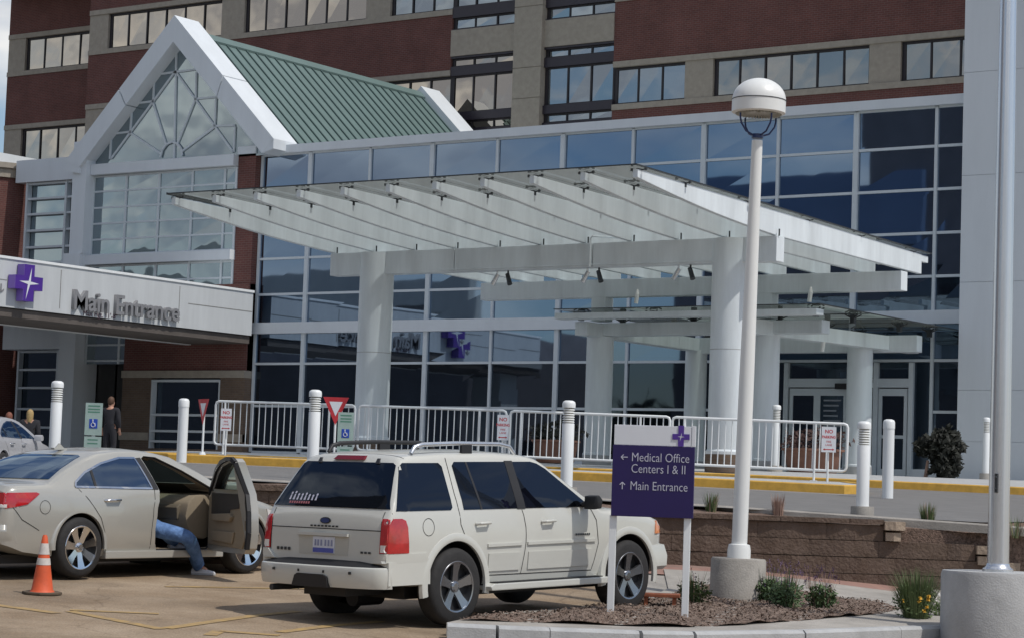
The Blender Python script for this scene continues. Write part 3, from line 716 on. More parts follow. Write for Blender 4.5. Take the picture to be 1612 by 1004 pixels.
obj('gable_return', MB().prism([(-46.62, 11.3), (-45.35, 11.3), (-45.35, 11.45), (-46.62, 12.55)], lambda u, v, d: (u, d, v), 52.25, 52.5), M['white'], at_, world=True)
rf = obj('roof', r, M['green_roof'], at_, world=True)
r = MB(); y = 52.75
while y < 64.1:
    for s in (-1, 1): r.bar((AX+s*0.08, y, 15.42-SL*.08+0.02), (AX+s*4.5, y, 15.42-SL*4.5+0.02), 0.05, 0.055, (0, 0, 1))
    y += 0.47
obj('standing_seam', r, M['green_seam'], rf, world=True)
r = MB(); r.prism([(AX, 15.52), (AX+.22, 15.30), (AX+.2, 15.24), (AX, 15.44), (AX-.2, 15.24), (AX-.22, 15.30)], lambda u, v, d: (u, d, v), 52.55, 64.2); obj('ridge_cap', r, M['green_roof'], rf, world=True)
# glazing of the gable
YG = 51.95
def gpt(px, py): r_ = ray(px, py); q = EYE+r_*((YG-EYE.y)/r_.y); return q
bars = [((279, 70), (275, 255)), ((241, 119), (308, 110)), ((210, 164), (243, 160)), ((176, 212), (206, 208)), ((312, 156), (343, 153)), ((341, 199), (371, 198)),
        ((277, 113), (176, 250)), ((277, 113), (368, 240)), ((244, 116), (242, 162)), ((209, 164), (206, 210)), ((176, 211), (174, 251)), ((310, 114), (309, 158)), ((341, 156), (339, 200)), ((371, 200), (369, 240)),
        ((242, 163), (263, 230)), ((308, 158), (279, 230)), ((206, 210), (255, 243)), ((338, 201), (286, 240))]
gm = MB()
for a, b in bars:
    p, q = gpt(*a), gpt(*b); gm.bar((p.x, YG-0.02, p.z), (q.x, YG-0.02, q.z), 0.062, 0.05, (0, 1, 0))
cx, cz = gpt(271, 251).x, 11.46; arc = [(cx+0.46*math.cos(t), YG-0.04, cz+0.46*math.sin(t)) for t in fr(0, PI, 6)]
for i in range(6): gm.bar(arc[i], arc[i+1], 0.06, 0.05, (0, 1, 0))
gw = obj('gable_window', gm, M['mullion'], at_, world=True)
g = MB().add([(AX-3.85, YG, 11.3), (AX+3.85, YG, 11.3), (AX, YG, 15.05)], [(0, 1, 2)]); obj('glass', g, M['gl_atrium'], gw, world=True, fix=False)
# lower glazing
f = MB(); ax = [-52.72, -51.28, -49.86, -48.46, -47.12, -46.66]
for x in ax: f.box(x-.035, x+.035, 51.915, YG+.02, 8.44, 11.0)
for z in (10.98, 10.50, 9.98, 9.47, 8.96, 8.47): f.box(-52.7, -46.66, 51.93, YG+.02, z-.028, z+.028)
for x in ax: f.box(x-.035, x+.035, 51.915, YG+.02, 5.0, 8.14)
for z in (8.1, 7.6, 7.1, 6.6, 6.1, 5.6, 5.1): f.box(-52.7, -46.66, 51.93, YG+.02, z-.028, z+.028)
lw_ = obj('atrium_window', f, M['mullion'], at_, world=True)
g = MB()
for i in range(5):
    for j, z in enumerate([10.98, 10.5, 9.98, 9.47, 8.96, 8.45]):
        if j == 5: continue
        t = [random.uniform(-.006, .006) for _ in range(4)]; z0 = [10.5, 9.98, 9.47, 8.96, 8.45][j]
        g.add([(ax[i], YG+t[0], z0), (ax[i+1], YG+t[1], z0), (ax[i+1], YG+t[2], z), (ax[i], YG+t[3], z)], [(0, 1, 2, 3)])
    g.add([(ax[i], YG, 5.0), (ax[i+1], YG, 5.0), (ax[i+1], YG, 8.15), (ax[i], YG, 8.15)], [(0, 1, 2, 3)])
obj('glass', g, M['gl_atrium'], lw_, world=True, fix=False)
b = MB(); b.box(-52.7, -46.62, 51.72, 52.1, 11.02, 11.36); b.box(-52.85, -46.6, 51.72, 52.1, 8.14, 8.44)
b.box(-53.32, -52.72, 51.55, 52.4, 8.5, 12.1); b.box(-53.5, -52.78, 51.5, 52.5, 1.0, 8.5)
b.box(-52.9, -52.75, 51.6, 52.2, 8.0, 8.5); b.box(-46.62, -45.9, 51.9, 52.6, 11.37, 11.60)
obj('white_pier', b, M['white'], at_, world=True)
b = MB(); b.box(-46.62, -45.92, 51.95, 53, 4.78, 11.365); b.box(-51.0, -45.92, 51.9, 52.3, 4.78, 7.4)
obj('brick_wall', b, M['brick'], at_, world=True)
b = MB(); b.box(-53.4, -46.6, 52.5, 65, 2, 11); b.box(-46.6, -45.95, 53, 65, 2, 11.3); obj('core_wall', b, M['interior'], at_, world=True)
# brown brick ground floor wall with shop window
b = MB(); b.box(-51.0, -49.78, 51.88, 52.3, 2.0, 4.56); b.box(-46.9, -45.92, 51.88, 52.3, 2.0, 4.56); b.box(-49.78, -46.9, 51.88, 52.3, 2.0, 2.38)
obj('brown_brick_wall', b, M['brown_brick'], at_, world=True)
b = MB(); b.box(-51.03, -45.92, 51.84, 52.3, 4.56, 4.78)
for a_, b_ in ((-51.03, -49.8), (-46.88, -45.92)): b.box(a_, b_, 51.845, 52.1, 2.62, 2.86)
obj('stone_course', b, M['stone'], at_, world=True)
f = MB()
for x in (-49.76, -46.94): f.box(x-.04, x+.04, 51.9, 52.1, 2.38, 4.5)
for z in (4.47, 3.42, 2.92, 2.60): f.box(-49.72, -46.98, 51.92, 52.1, z-.035, z+.035)
w = obj('shop_window', f, M['mullion'], at_, world=True); g = MB().box(-49.76, -46.9, 52.12, 52.14, 2.38, 4.55); obj('glass', g, M['gl_low'], w, world=True)
# recessed entrance glazing beneath the canopy
f = MB()
for x in (-52.75, -51.9, -51.05): f.box(x-.04, x+.04, 52.5, 52.6, 1.2, 6.4)
for z in (2.9, 3.5, 4.1, 4.7, 5.25, 5.85, 6.35): f.box(-52.75, -51.05, 52.51, 52.6, z-.03, z+.03)
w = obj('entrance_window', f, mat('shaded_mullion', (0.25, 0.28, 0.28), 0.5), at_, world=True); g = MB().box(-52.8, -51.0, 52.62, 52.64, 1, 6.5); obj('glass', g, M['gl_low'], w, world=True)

# ---- link with glazing and round brick turret at the far left
lk = thing('glazed_link', 'narrow white framed glazed link between the brick turret and the gable', 'building', (-55, 53, 2))
b = MB(); b.box(-57.4, -53.5, 52.9, 53.4, 11.15, 11.9); b.box(-57.4, -53.4, 52.9, 53.4, 7.6, 8.3); obj('white_band', b, M['white'], lk, world=True); b = MB().box(-57.3, -53.62, 52.6, 53.3, 5.55, 6.42); obj('lower_panel', b, M['white'], lk, world=True)
f = MB(); LX = [-56.95, -55.1, -53.95, -53.6]
for x in LX[:3]: f.box(x-.045, x+.045, 53.0, 53.2, 1.2, 11.15)
for z in (11.1, 10.6, 10.08, 9.53, 8.97, 8.45, 7.3, 6.75, 5.5, 4.9, 4.3, 3.6, 3.0): f.box(-56.95, -53.6, 53.03, 53.2, z-.035, z+.035)
w = obj('window', f, M['mullion'], lk, world=True)
g = MB()
for i in range(3): g.box(LX[i], LX[i+1], 53.22, 53.24, 7.6, 11.15)
obj('glass', g, M['gl_atrium'], w, world=True); obj('glass', MB().box(LX[0], LX[3], 53.22, 53.24, 1.0, 7.6), M['gl_low'], w, world=True); b = MB().box(-57.3, -53.5, 53.6, 66, 2, 11.6); obj('core_wall', b, M['interior'], lk, world=True)
tr = thing('brick_turret', 'rounded red brick turret with tan cornice at the left edge', 'building', (-62.2, 55.2, 2))
b = MB(); b.lathe([(0, 1), (5.05, 1), (5.05, 11.35), (0, 11.35)], (-62.2, 55.2, 0), 48); obj('brick_wall', b, M['brick'], tr, world=True, smooth=40)
b = MB(); b.lathe([(4.9, 11.35), (5.12, 11.35), (5.12, 11.62), (5.22, 11.66), (5.22, 11.84), (0, 11.84)], (-62.2, 55.2, 0), 48); obj('cornice', b, M['stone'], tr, world=True, smooth=40)
b = MB(); b.box(-64.5, -58.3, 52.9, 58, 11.84, 12.25); obj('roof_box', b, M['white'], tr, world=True)

# ---- main entrance canopy (portico)
PX = -45.66
po = thing('entrance_canopy', 'flat white canopy with a purple cross and Main Entrance lettering', 'canopy', (-50, 45, 5.8))
b = MB()
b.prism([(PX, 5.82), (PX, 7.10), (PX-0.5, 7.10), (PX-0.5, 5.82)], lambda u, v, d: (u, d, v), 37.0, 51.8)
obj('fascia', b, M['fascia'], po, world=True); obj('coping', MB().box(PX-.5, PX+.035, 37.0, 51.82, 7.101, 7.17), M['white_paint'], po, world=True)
j = MB()
for y in (43.9, 48.6): j.box(PX-0.002, PX+0.006, y-0.012, y+0.012, 5.95, 7.0)
for y0, y1 in ((37, 41.95), (48.98, 51.78)): j.box(PX-0.002, PX+0.005, y0, y1, 6.52, 6.545)
obj('panel_joint', j, mat('joint_dirt', (0.22, 0.22, 0.21), 0.8), po, world=True)
b = MB(); b.box(-48.1, PX-0.5, 37.0, 37.5, 5.8, 7.15); b.box(-48.1, PX-0.5, 37.5, 51.8, 6.9, 7.1); b.box(-48.3, -48.1, 37.0, 51.8, 5.56, 7.15); obj('roof', b, M['white_paint'], po, world=True)
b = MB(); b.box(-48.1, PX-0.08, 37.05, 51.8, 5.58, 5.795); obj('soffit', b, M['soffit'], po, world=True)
b = MB().box(-58, -48.3, 37.0, 52.6, 6.86, 7.1); obj('shade_slab', b, M['soffit'], po, world=True)  # unseen slab, added to darken the entrance beneath it
# posts hidden from most views but carrying the canopy
b = MB(); b.box(-47.6, -46.4, 37.6, 38.6, 1.0, 5.58); obj('pier', b, M['white'], po, world=True)
em = MB(); cy, cz, h, a = 42.47, 6.50, 0.49, 0.18
plus = [(-a, -h), (a, -h), (a, -a), (h, -a), (h, a), (a, a), (a, h), (-a, h), (-a, a), (-h, a), (-h, -a), (-a, -a)]
em.prism([(cy+u*1.0, cz+v) for u, v in plus], lambda u, v, d: (d, u, v), PX+0.02, PX+0.30)
em_o = obj('cross_emblem', em, M['purple_bright'], po, world=True)
for (u0, v0), (u1, v1) in ((plus[11], plus[0]), (plus[9], plus[10]), (plus[7], plus[8])):
    sd_ = MB().box(PX+0.03, PX+0.295, cy+u0-0.008, cy+u0-0.001, cz+min(v0, v1), cz+max(v0, v1))
    obj('emblem_return', sd_, M['purple_side'], em_o, world=True)
sp = MB()
def star(mb, c, u, v, s, w, skew, off):
    c = Vector(c); u = Vector(u); v = Vector(v); n = off
    tips = [(0.16*s, 1.0*s), (0.85*s, 0.0), (-0.16*s*1.6, -1.1*s), (-0.85*s, 0.06*s)]
    mid = [(0.09*w, 0.07*w), (0.05*w, -0.09*w), (-0.09*w, -0.07*w), (-0.05*w, 0.09*w)]
    pts = []
    for k in range(4): pts += [tips[k], mid[k]]
    vs = [c+u*a_+v*b_+n for a_, b_ in pts]; mb.add(vs, [tuple(range(8))])
star(sp, (PX+0.306, cy, cz), (0, 1, 0), (0, 0, 1), 0.42, 0.55, 0, Vector((0, 0, 0)))
obj('emblem_star', sp, M['sign_white'], em_o, world=True)
wtext('Main Entrance', 0.76, po, (PX+0.06, 46.42, 5.98), (0, 1, 0), (0, 0, 1), M['letter_grey'], ext=0.055, bold=0.012, spacing=0.97)
wtext("Max Hgt. 11'-8\"", 0.21, po, (PX+0.012, 45.45, 5.80+0.04), (0, 1, 0), (0, 0, 1), mat('dark_print', (0.10, 0.05, 0.07), 0.6), name='height_notice', ext=0.004)
ar = MB(); ar.bar((PX+0.01, 41.75, 6.22), (PX+0.01, 41.75, 6.42), 0.03, 0.03); ar.bar((PX+0.01, 41.65, 6.28), (PX+0.01, 41.75, 6.20), 0.03, 0.03); ar.bar((PX+0.01, 41.85, 6.28), (PX+0.01, 41.75, 6.20), 0.03, 0.03)
obj('down_arrow', ar, M['letter_grey'], po, world=True)

# ================================================================== GLASS CANOPIES
gc = thing('glass_canopy', 'large white drop-off canopy of tapered fins under frosted glass on round columns', 'canopy', (-27.4, 40.3, 2.0))
XL, XR, Y1, Y2 = -33.1, -21.7, 40.3, 46.2
YFRT, YBK = 34.9, 47.4
def gtop(y): return 7.33-0.022*(y-YFRT)
b = MB()
for a, e in ((XL, -29.6), (-29.59, -26.0), (-25.99, XR+.07)): b.box(a, e-0.008, Y1-0.16, Y1+0.16, 6.15, 6.66)
obj('front_beam', b, M['stucco'], gc, world=True, bevel=0.012)
b = MB().box(XL, XR, Y2-0.16, Y2+0.16, 6.12, 6.55); obj('rear_beam', b, M['stucco'], gc, world=True, bevel=0.012)
colm = []
for x in (-31.86, -22.75):
    b = MB(); zb = plaza_z(x, Y1)
    b.lathe([(0, zb), (0.42, zb), (0.42, zb+0.42), (0.385, zb+0.46), (0.385, 6.64), (0, 6.64)], (x, Y1, 0), 40); obj('column', b, M['stucco'], gc, world=True, smooth=40)
    b = MB(); b.lathe([(0.384, 4.39), (0.3865, 4.392), (0.3865, 4.404), (0.384, 4.406)], (x, Y1, 0), 40); obj('column_joint', b, M['concrete_grey'], gc, world=True)
    b = MB(); b.lathe([(0.425, zb), (0.425, zb+0.36), (0.39, zb+0.37)], (x, Y1, 0), 40); obj('column_base', b, M['brown_brick'], gc, world=True, smooth=40)
NF = 11
for i in range(NF):
    x = XL+0.02+(XR-XL-0.06)*i/(NF-1)
    ys = fr(YFRT, YBK-0.35, 28); topp = [(y, gtop(y)-0.05) for y in ys]
    def low(y):
        if y < Y1:
            t = (y-YFRT)/(Y1-YFRT); return (gtop(YFRT)-0.20)*(1-t)+6.67*t - 0.10*math.sin(PI*t)*0.6
        t = (y-Y1)/(YBK-Y1); return 6.67-0.10*t
    poly = topp+[(y, min(low(y), gtop(y)-.1)) for y in reversed(ys)]
    b = MB().prism([(p[0], p[1]) for p in poly], lambda u, v, d: (d, u, v), x-0.055, x+0.055)
    b.box(x-.05, x+.05, YBK-0.35, YBK, gtop(YBK)-.2, gtop(YBK)-.05)
    obj('fin', b, M['stucco'], gc, world=True, bevel=0.01)
fins = [o for o in gc.children if o.name.startswith('fin')]
for i in range(NF):
    x = XL+0.02+(XR-XL-0.06)*i/(NF-1)
    for y in (YFRT+0.12, 36.6, 39.0, 41.6, 44.0, 46.6):
        z = gtop(y)-0.01; fit_ = MB()
        fit_.box(x-0.035, x+0.035, y-0.035, y+0.035, z-0.08, z-0.01)
        for s in (-1, 1):
            fit_.bar((x, y, z-0.05), (x+s*0.15, y, z-0.02), 0.018, 0.02)
            if y in (YFRT+0.12, 36.6, 39.0): fit_.tube([(x+s*0.15, y, z-0.05), (x+s*0.15, y, z+0.0)], 0.026, 8)
        if y == 36.6: fit_.box(x-0.06, x+0.06, y-.035, y+.035, z-.11, z-.02)
        obj('spider_fitting', fit_, M['steel_dark'], fins[i], world=True)
    obj('pin', MB().tube([(x+0.12, Y1-0.1, 6.66), (x+0.12, Y1-0.1, 6.80)], 0.018, 6), M['steel_dark'], fins[i], world=True)
for i in range(NF-1):
    xa = XL+0.02+(XR-XL-0.06)*i/(NF-1); xb = XL+0.02+(XR-XL-0.06)*(i+1)/(NF-1)
    ext0 = 0.06 if i == 0 else 0; ext1 = 0.06 if i == NF-2 else 0
    g = MB()
    for k in range(4):
        ya = YFRT-0.12+(YBK-YFRT+0.2)*k/4+0.001; yb = YFRT-0.12+(YBK-YFRT+0.2)*(k+1)/4-0.001
        g.prism([(ya, gtop(ya)+.01), (yb, gtop(yb)+.01), (yb, gtop(yb)+.03), (ya, gtop(ya)+.03)], lambda u, v, d: (d, u, v), xa+0.01-ext0, xb-0.01+ext1)
    obj('glass_sheet', g, M['canopy_glass'], gc, world=True)
e = MB(); e.bar((XL-.05, YFRT-.13, gtop(YFRT)+.02), (XR+.05, YFRT-.13, gtop(YFRT)+.02), .015, .022); e.bar((XR+.06, YFRT-.13, gtop(YFRT)+.02), (XR+.06, YBK+.08, gtop(YBK)+.02), .015, .022); e.bar((XL-.06, YFRT-.13, gtop(YFRT)+.02), (XL-.06, YBK+.08, gtop(YBK)+.02), .03, .045)
obj('glass_edge', e, M['steel_dark'], gc, world=True)
def spot(x, y, z, tilt):
    b = MB(); b.tube([(x, y, z), (x, y, z-0.08)], 0.02, 8); b.tube([(x-.02*tilt, y, z-0.07), (x+0.09*tilt, y-.05, z-0.30)], [0.045, 0.055], 12)
    return obj('spotlight', b, M['steel_dark'] if tilt > 0 else M['steel'], gc, world=True)
for px, t in ((783, -1), (800, 1), (925, -1), (943, 1), (1068, -1), (1087, 1)):
    r_ = ray(px, 428); q = EYE+r_*(Y1/r_.y); spot(q.x, Y1, 6.15, t)
pz = MB()
r_ = ray(929, 372); q = EYE+r_*((Y1-.2)/r_.y); pz.tube([(q.x, Y1-.18, 6.15), (q.x, Y1-.18, 6.76), (q.x+0.05, Y1-.18, 6.80), (q.x+0.5, Y1+0.3, 6.80)], 0.022, 8)
pz.tube([(-30, Y1-.17, 6.20), (-22.9, Y1-.17, 6.20)], 0.015, 6)
obj('conduit', pz, M['stucco'], gc, world=True)

ec = thing('entrance_porch', 'smaller porch of white box beams and clear glass above the entrance doors', 'canopy', (-26.5, 46.2, 2.0))
F1 = MB()
F1.box(-30.0, -23.1, 44.75, 45.1, 5.50, 5.64); F1.box(-29.75, -23.6, 46.0, 46.4, 5.20, 5.50)
obj('front_beam', F1, M['stucco'], ec, world=True, bevel=0.012)
F2 = MB(); F2.bar((-29.6, 45.3, 5.32), (-29.6, 51.9, 5.32), 0.34, 0.32); F2.bar((-25.12, 45.3, 5.32), (-24.1, 51.9, 5.32), 0.34, 0.34); F2.box(-29.8, -23.4, 50.6, 50.9, 5.1, 5.5)
obj('side_beam', F2, M['stucco'], ec, world=True, bevel=0.012)
for x, y, rr in ((-29.62, 46.2, .325), (-25.12, 46.2, .325), (-29.6, 50.75, .28), (-24.75, 50.3, .31)):
    zb = plaza_z(x, y); b = MB(); b.lathe([(0, zb), (rr+.02, zb), (rr+.02, zb+0.3), (rr, zb+0.32), (rr, 5.19), (0, 5.19)], (x, y, 0), 36); obj('column', b, M['stucco'], ec, world=True, smooth=40)
    b = MB(); b.lathe([(rr+.025, zb), (rr+.025, zb+.26), (rr, zb+.27)], (x, y, 0), 36); obj('column_base', b, M['concrete_grey'], ec, world=True, smooth=40)
for x in (-29.6, -25.12):    # slimmer stems rise from the porch columns to the rear beam of the big canopy
    b = MB(); b.box(x-.20, x+.20, Y2-.17, Y2+.17, 5.55, 6.12); obj('stem', b, M['stucco'], gc, world=True)
    if x > -27: b = MB().prism([(x-.2, 6.12), (x-.2, 5.85), (x-.45, 6.12)], lambda u, v, d: (u, d, v), Y2-.15, Y2+.15); obj('bracket', b, M['stucco'], gc, world=True)
for k in range(3):
    ya = 44.7+k*2.45; g = MB()
    for x0, x1 in ((-30.0, -27.7), (-27.68, -25.4), (-25.38, -23.0)):
        g.box(x0, x1, ya+.01, ya+2.44, 5.72, 5.735)
    obj('glass_sheet', g, M['thin_glass'], ec, world=True)
e = MB()
e.bar((-23.0, 44.7, 5.73), (-23.0, 52.1, 5.73), .02, .025); e.bar((-30.0, 44.7, 5.73), (-23.0, 44.7, 5.73), .015, .018)
for k in (1, 2): e.bar((-30.0, 44.7+k*2.45, 5.725), (-23.0, 44.7+k*2.45, 5.725), .035, .03)
for y in (45.3, 47.15, 49.6, 51.3):
    for x in (-23.4, -25.3, -27.6, -29.6):
        e.box(x-.05, x+.05, y-.06, y+.06, 5.50, 5.70)
        for s in (-1, 1): e.bar((x, y, 5.6), (x+s*.16, y+.1, 5.70), .03, .03); e.bar((x, y, 5.6), (x+s*.16, y-.1, 5.70), .03, .03)
obj('spider_fitting', e, M['steel_dark'], ec, world=True)
for px, py, Y in ((1296, 545, 48), (1276, 467, 46.0), (1003, 470, 46.0)):
    r_ = ray(px, py); q = EYE+r_*(Y/r_.y); b = MB().tube([(q.x, q.y, q.z+.22), (q.x, q.y, q.z+.1), (q.x-.03, q.y, q.z-.12)], [0.02, .05, .05], 10)
    obj('spotlight', b, M['lamp_white'], ec if py > 500 else gc, world=True)

# ================================================================== FENCE PANELS
def fence(p0, p1, label, nb):
    a = Vector((p0.x, p0.y, 0)); bb = Vector((p1.x, p1.y, 0)); Lh = (bb-a).length; ang = math.atan2(bb.y-a.y, bb.x-a.x)
    t = thing('crowd_barrier', label, 'barrier', (p0.x, p0.y, p0.z), (0, -math.atan2(p1.z-p0.z, Lh), ang), 'white barrier panels along the median')
    z0, z1, r = 0.20, 1.07, 0.026; c = 0.07
    m = MB().tube([(c, 0, z0), (0.02, 0, z0+.02), (0, 0, z0+c), (0, 0, z1-c), (.02, 0, z1-.02), (c, 0, z1), (Lh-c, 0, z1), (Lh-.02, 0, z1-.02), (Lh, 0, z1-c), (Lh, 0, z0+c), (Lh-.02, 0, z0+.02), (Lh-c, 0, z0), (c, 0, z0)], r, 8, cap=False)
    obj('frame', m, M['white_paint'], t, smooth=50)
    m = MB()
    for k in range(1, nb): x = Lh*k/nb; m.tube([(x, 0, z0), (x, 0, z1)], 0.011, 6, cap=False)
    obj('bars', m, M['white_paint'], t, smooth=60)
    for x in (Lh*.07, Lh*.82):
        m = MB().tube([(x, -.01, 0), (x, -.01, z1-.02)], 0.022, 8); m.box(x-.06, x+.06, -.07, .05, 0, .012); obj('leg', m, M['white_paint'], t)
def med(x, y): return hi_z(x, y)+0.145
fence(stand(333, 46.0, med), stand(553, 44.9, med), 'white barrier panel nearest the yield sign at the left', 22)
fence(stand(559, 44.9, med), stand(792, 44.0, med), 'white barrier panel behind the roof of the white truck', 23)
fence(stand(798, 43.9, med), stand(1050, 42.9, med), 'white barrier panel behind the purple directory sign', 25)
fence(stand(1054, 42.8, med), stand(1331, 42.0, med), 'white barrier panel at the right end behind the globe lamp', 26)

# ================================================================== BOLLARDS
def bollard_light(px, D, fn, ytop, label, base=True, r=0.09):
    p = stand(px, D, fn); zt = at(px, ytop, D).z; h = zt-p.z
    t = thing('bollard_light', label, 'bollard', p, group='white louvred bollard lights')
    if base: m = MB().lathe([(0, -.1), (r*1.75, -.1), (r*1.75, .10), (r*1.7, .12), (0, .12)], n=24); obj('footing', m, M['concrete'], t, smooth=40)
    m = MB().lathe([(0, .0), (r*.96, .0), (r*.96, h-.33), (r*.93, h-.325), (0, h-.325)], n=28); obj('post', m, M['white_paint'], t, smooth=40)
    m = MB()
    for k in range(6): z = h-.31+k*.034; m.lathe([(r*.72, z), (r*.96, z), (r*.9, z+.016), (r*.72, z+.018)], n=28)
    obj('louvre', m, M['lamp_white'], t, smooth=30)
    m = MB().lathe([(0, h-.32), (r*.74, h-.32), (r*.74, h-.1), (0, h-.1)], n=20); obj('lens', m, M['lamp_lens'], t, smooth=40)
    m = MB().lathe([(r*.5, h-.105), (r*1.04, h-.105), (r*1.05, h-.05), (r*.95, h-.02), (r*.6, h-.003), (0, h)], n=28); obj('cap', m, M['white_paint'], t, smooth=60)
def pipe_bollard(px, D, fn, ytop, label, r=0.095):
    p = stand(px, D, fn); h = at(px, ytop, D).z-p.z
    t = thing('pipe_bollard', label, 'bollard', p, group='plain white pipe bollards')
    m = MB().lathe([(0, 0), (r, 0), (r, h-.16)], n=28); obj('sleeve', m, M['white_paint'], t, smooth=40)
    m = MB().lathe([(r, h-.16), (r*1.06, h-.16), (r*1.06, h-.05), (r*.9, h-.015), (r*.5, h), (0, h)], n=28); obj('cap', m, M['white_paint'], t, smooth=60)
bollard_light(82, 34.5, hi_z, 598, 'louvred bollard light beside the distant white sedan', True)
bollard_light(490, 33.5, hi_z, 612, 'louvred bollard light between the sedan door and the truck')
bollard_light(891, 32.2, hi_z, 629, 'louvred bollard light rising behind the truck windscreen')
bollard_light(1358, 30.9, hi_z, 662, 'louvred bollard light on a round footing atop the block wall')
bollard_light(1219, 48.5, plaza_z, 636, 'small louvred bollard light beside the entrance doors')
bollard_light(1551, 49.0, plaza_z, 656, 'small louvred bollard light before the white panel tower', r=.075)
def road2(x, y): return hi_z(x, y)
pipe_bollard(283, 42.6, hi_z, 626, 'plain pipe bollard left of the yield sign')
pipe_bollard(1397, 38.6, hi_z, 659, 'plain pipe bollard right of the louvred bollard on the wall')

# ================================================================== STREET LAMP, STEEL POLE
p = drop(1160, 943, isl, ISLZ); t = thing('street_lamp', 'cream pole lamp with half globe shade on a concrete footing', 'street lamp', p, (R(.6)*-fw.x*-1, 0, 0)); t.rotation_euler = Matrix.Rotation(R(1.0), 3, fw).to_euler(); t.scale = (1, 1, 1.017)
D = (p-EYE).dot(fw)
def hz(py): return at(1163, py, D).z-p.z
kpx = D/FPX
m = MB().lathe([(0, -.2), (.325, -.2), (.325, hz(882)), (.31, hz(879)), (0, hz(879))], n=44); obj('footing', m, M['concrete'], t, smooth=40)
m = MB().lathe([(0, hz(880)), (.138, hz(880)), (.138, hz(866)), (.125, hz(858)), (.10, hz(857)), (0, hz(857))], n=32); obj('base_cover', m, M['lamp_white'], t, smooth=50)
m = MB().lathe([(.092, hz(858)), (.088, hz(600)), (.064, hz(224)), (0, hz(224))], n=28); obj('pole', m, M['lamp_white'], t, smooth=50)
zc = hz(218); m = MB().lathe([(0, zc-.02), (.07, zc-.02), (.07, zc+.03), (0, zc+.03)], n=20); obj('collar', m, M['navy'], t, smooth=40)
zr = hz(184); RG = 43*kpx
m = MB()
for k in range(4):
    a = PI/4+k*PI/2+0.35; c, s = math.cos(a), math.sin(a)
    m.tube([(c*.05, s*.05, zc+.01), (c*.17, s*.17, zc+.05), (c*.245, s*.245, zc+.14), (c*.262, s*.262, zc+.2), (c*.262, s*.262, zr)], .011, 8)
obj('bracket', m, M['navy'], t, smooth=50)
zsp = hz(160); m = MB().lathe([(RG*.86, hz(182)), (RG, hz(180)), (RG, zsp)], n=48)
m.lathe([(RG*1.0, zsp-.004), (RG*1.008, zsp), (RG*1.0, zsp+.004)], n=48)
H = hz(125)-zsp
m.lathe([(RG*math.cos(a), zsp+H*math.sin(a)) for a in fr(0, PI/2, 12)], n=48); obj('shade', m, M['lamp_white'], t, smooth=50)
m = MB().lathe([(RG*1.002, zsp-.006), (RG*1.014, zsp-.006), (RG*1.014, zsp+.004), (RG*1.002, zsp+.004)], n=48); obj('seam_band', m, M['steel_dark'], t, smooth=30)
m = MB()
for k in range(40):
    a = 2*PI*k/40; c, s = math.cos(a), math.sin(a); m.bar((c*.03, s*.03, hz(183)+.05), (c*RG*.84, s*RG*.84, hz(183)+.01), .012, .03)
m.lathe([(0, hz(180)+.05), (RG*.8, hz(180)+.04), (RG*.92, hz(180))], n=40); obj('lens', m, M['lamp_lens'], t)

D2 = 24.6; p = stand(1573, D2, isl, ISLZ); t = thing('steel_pole', 'tall brushed steel flagpole on a wide round concrete footing at the right edge', 'pole', p)
k2 = D2/FPX
def hz2(py): return at(1573, py, D2).z-p.z
m = MB().lathe([(0, -.2), (.60, -.2), (.60, hz2(905)), (.585, hz2(899)), (0, hz2(899))], n=56); obj('footing', m, M['concrete_grey'], t, smooth=40)
m = MB().lathe([(0, hz2(900)), (.165, hz2(900)), (.165, hz2(895)), (.13, hz2(891)), (.12, hz2(886)), (0, hz2(886))], n=32); obj('base_flange', m, M['steel'], t, smooth=40)
m = MB().lathe([(.118, hz2(892)), (.112, 1.5), (.10, 5), (.07, 10), (.05, 12), (0, 12)], n=32); obj('pole', m, M['steel'], t, smooth=50)
m = MB().bar((.02, -.13, hz2(745)), (.02, -.13, hz2(775)), .03, .03); m.tube([(.02, -.11, hz2(748)), (.02, -.16, hz2(752))], .012, 8); m.tube([(.02, -.11, hz2(772)), (.02, -.16, hz2(768))], .012, 8); obj('cleat', m, M['steel_dark'], t)

# ================================================================== DIRECTORY SIGN
a_ = drop(966, 964, isl, ISLZ); DS = (a_-EYE).dot(fw)
q_ = drop(1078, 972, isl, ISLZ)
DS2 = (q_-EYE).dot(fw); print('sign depths', DS, DS2)
DM = (DS+DS2)/2
A = at(966, 780, DM); B = at(1086, 780, DM-0.12); ang = math.atan2(B.y-A.y, B.x-A.x); base = Vector((A.x, A.y, isl(A.x, A.y)+ISLZ))
t = thing('directory_sign', 'purple and white post sign pointing to Medical Office Centers and Main Entrance', 'sign', base, (0, 0, ang))
Wd = (B-A).length; ks = DM/FPX
def sz(py): return at(1020, py, DM).z-base.z
for x in (0.0, Wd-0.02):
    m = MB().box(x-.035, x+.035, .0, .07, -.1, sz(812) if x == 0 else sz(812)); obj('post', m, M['white_paint'], t, bevel=.004)
m = MB().box(-.02, Wd+.04, -.035, .03, sz(813), sz(701)); obj('purple_panel', m, M['purple'], t, bevel=.004)
m = MB().box(-.01, Wd+.0, -.03, .025, sz(701)+.002, sz(669)); m.box(Wd+.005, Wd+.045, -.035, .03, sz(701)+.002, sz(668)); wp = obj('white_panel', m, M['sign_white'], t, bevel=.004)
cxx = Wd*0.865; cz = sz(685.5); h = 13.5*ks; m = MB()
s3 = .33*h; pl = [(-s3, -h*1.3), (s3, -h*1.3), (s3, -s3), (h, -s3), (h, s3), (s3, s3), (s3, h*1.3), (-s3, h*1.3), (-s3, s3), (-h, s3), (-h, -s3), (-s3, -s3)]
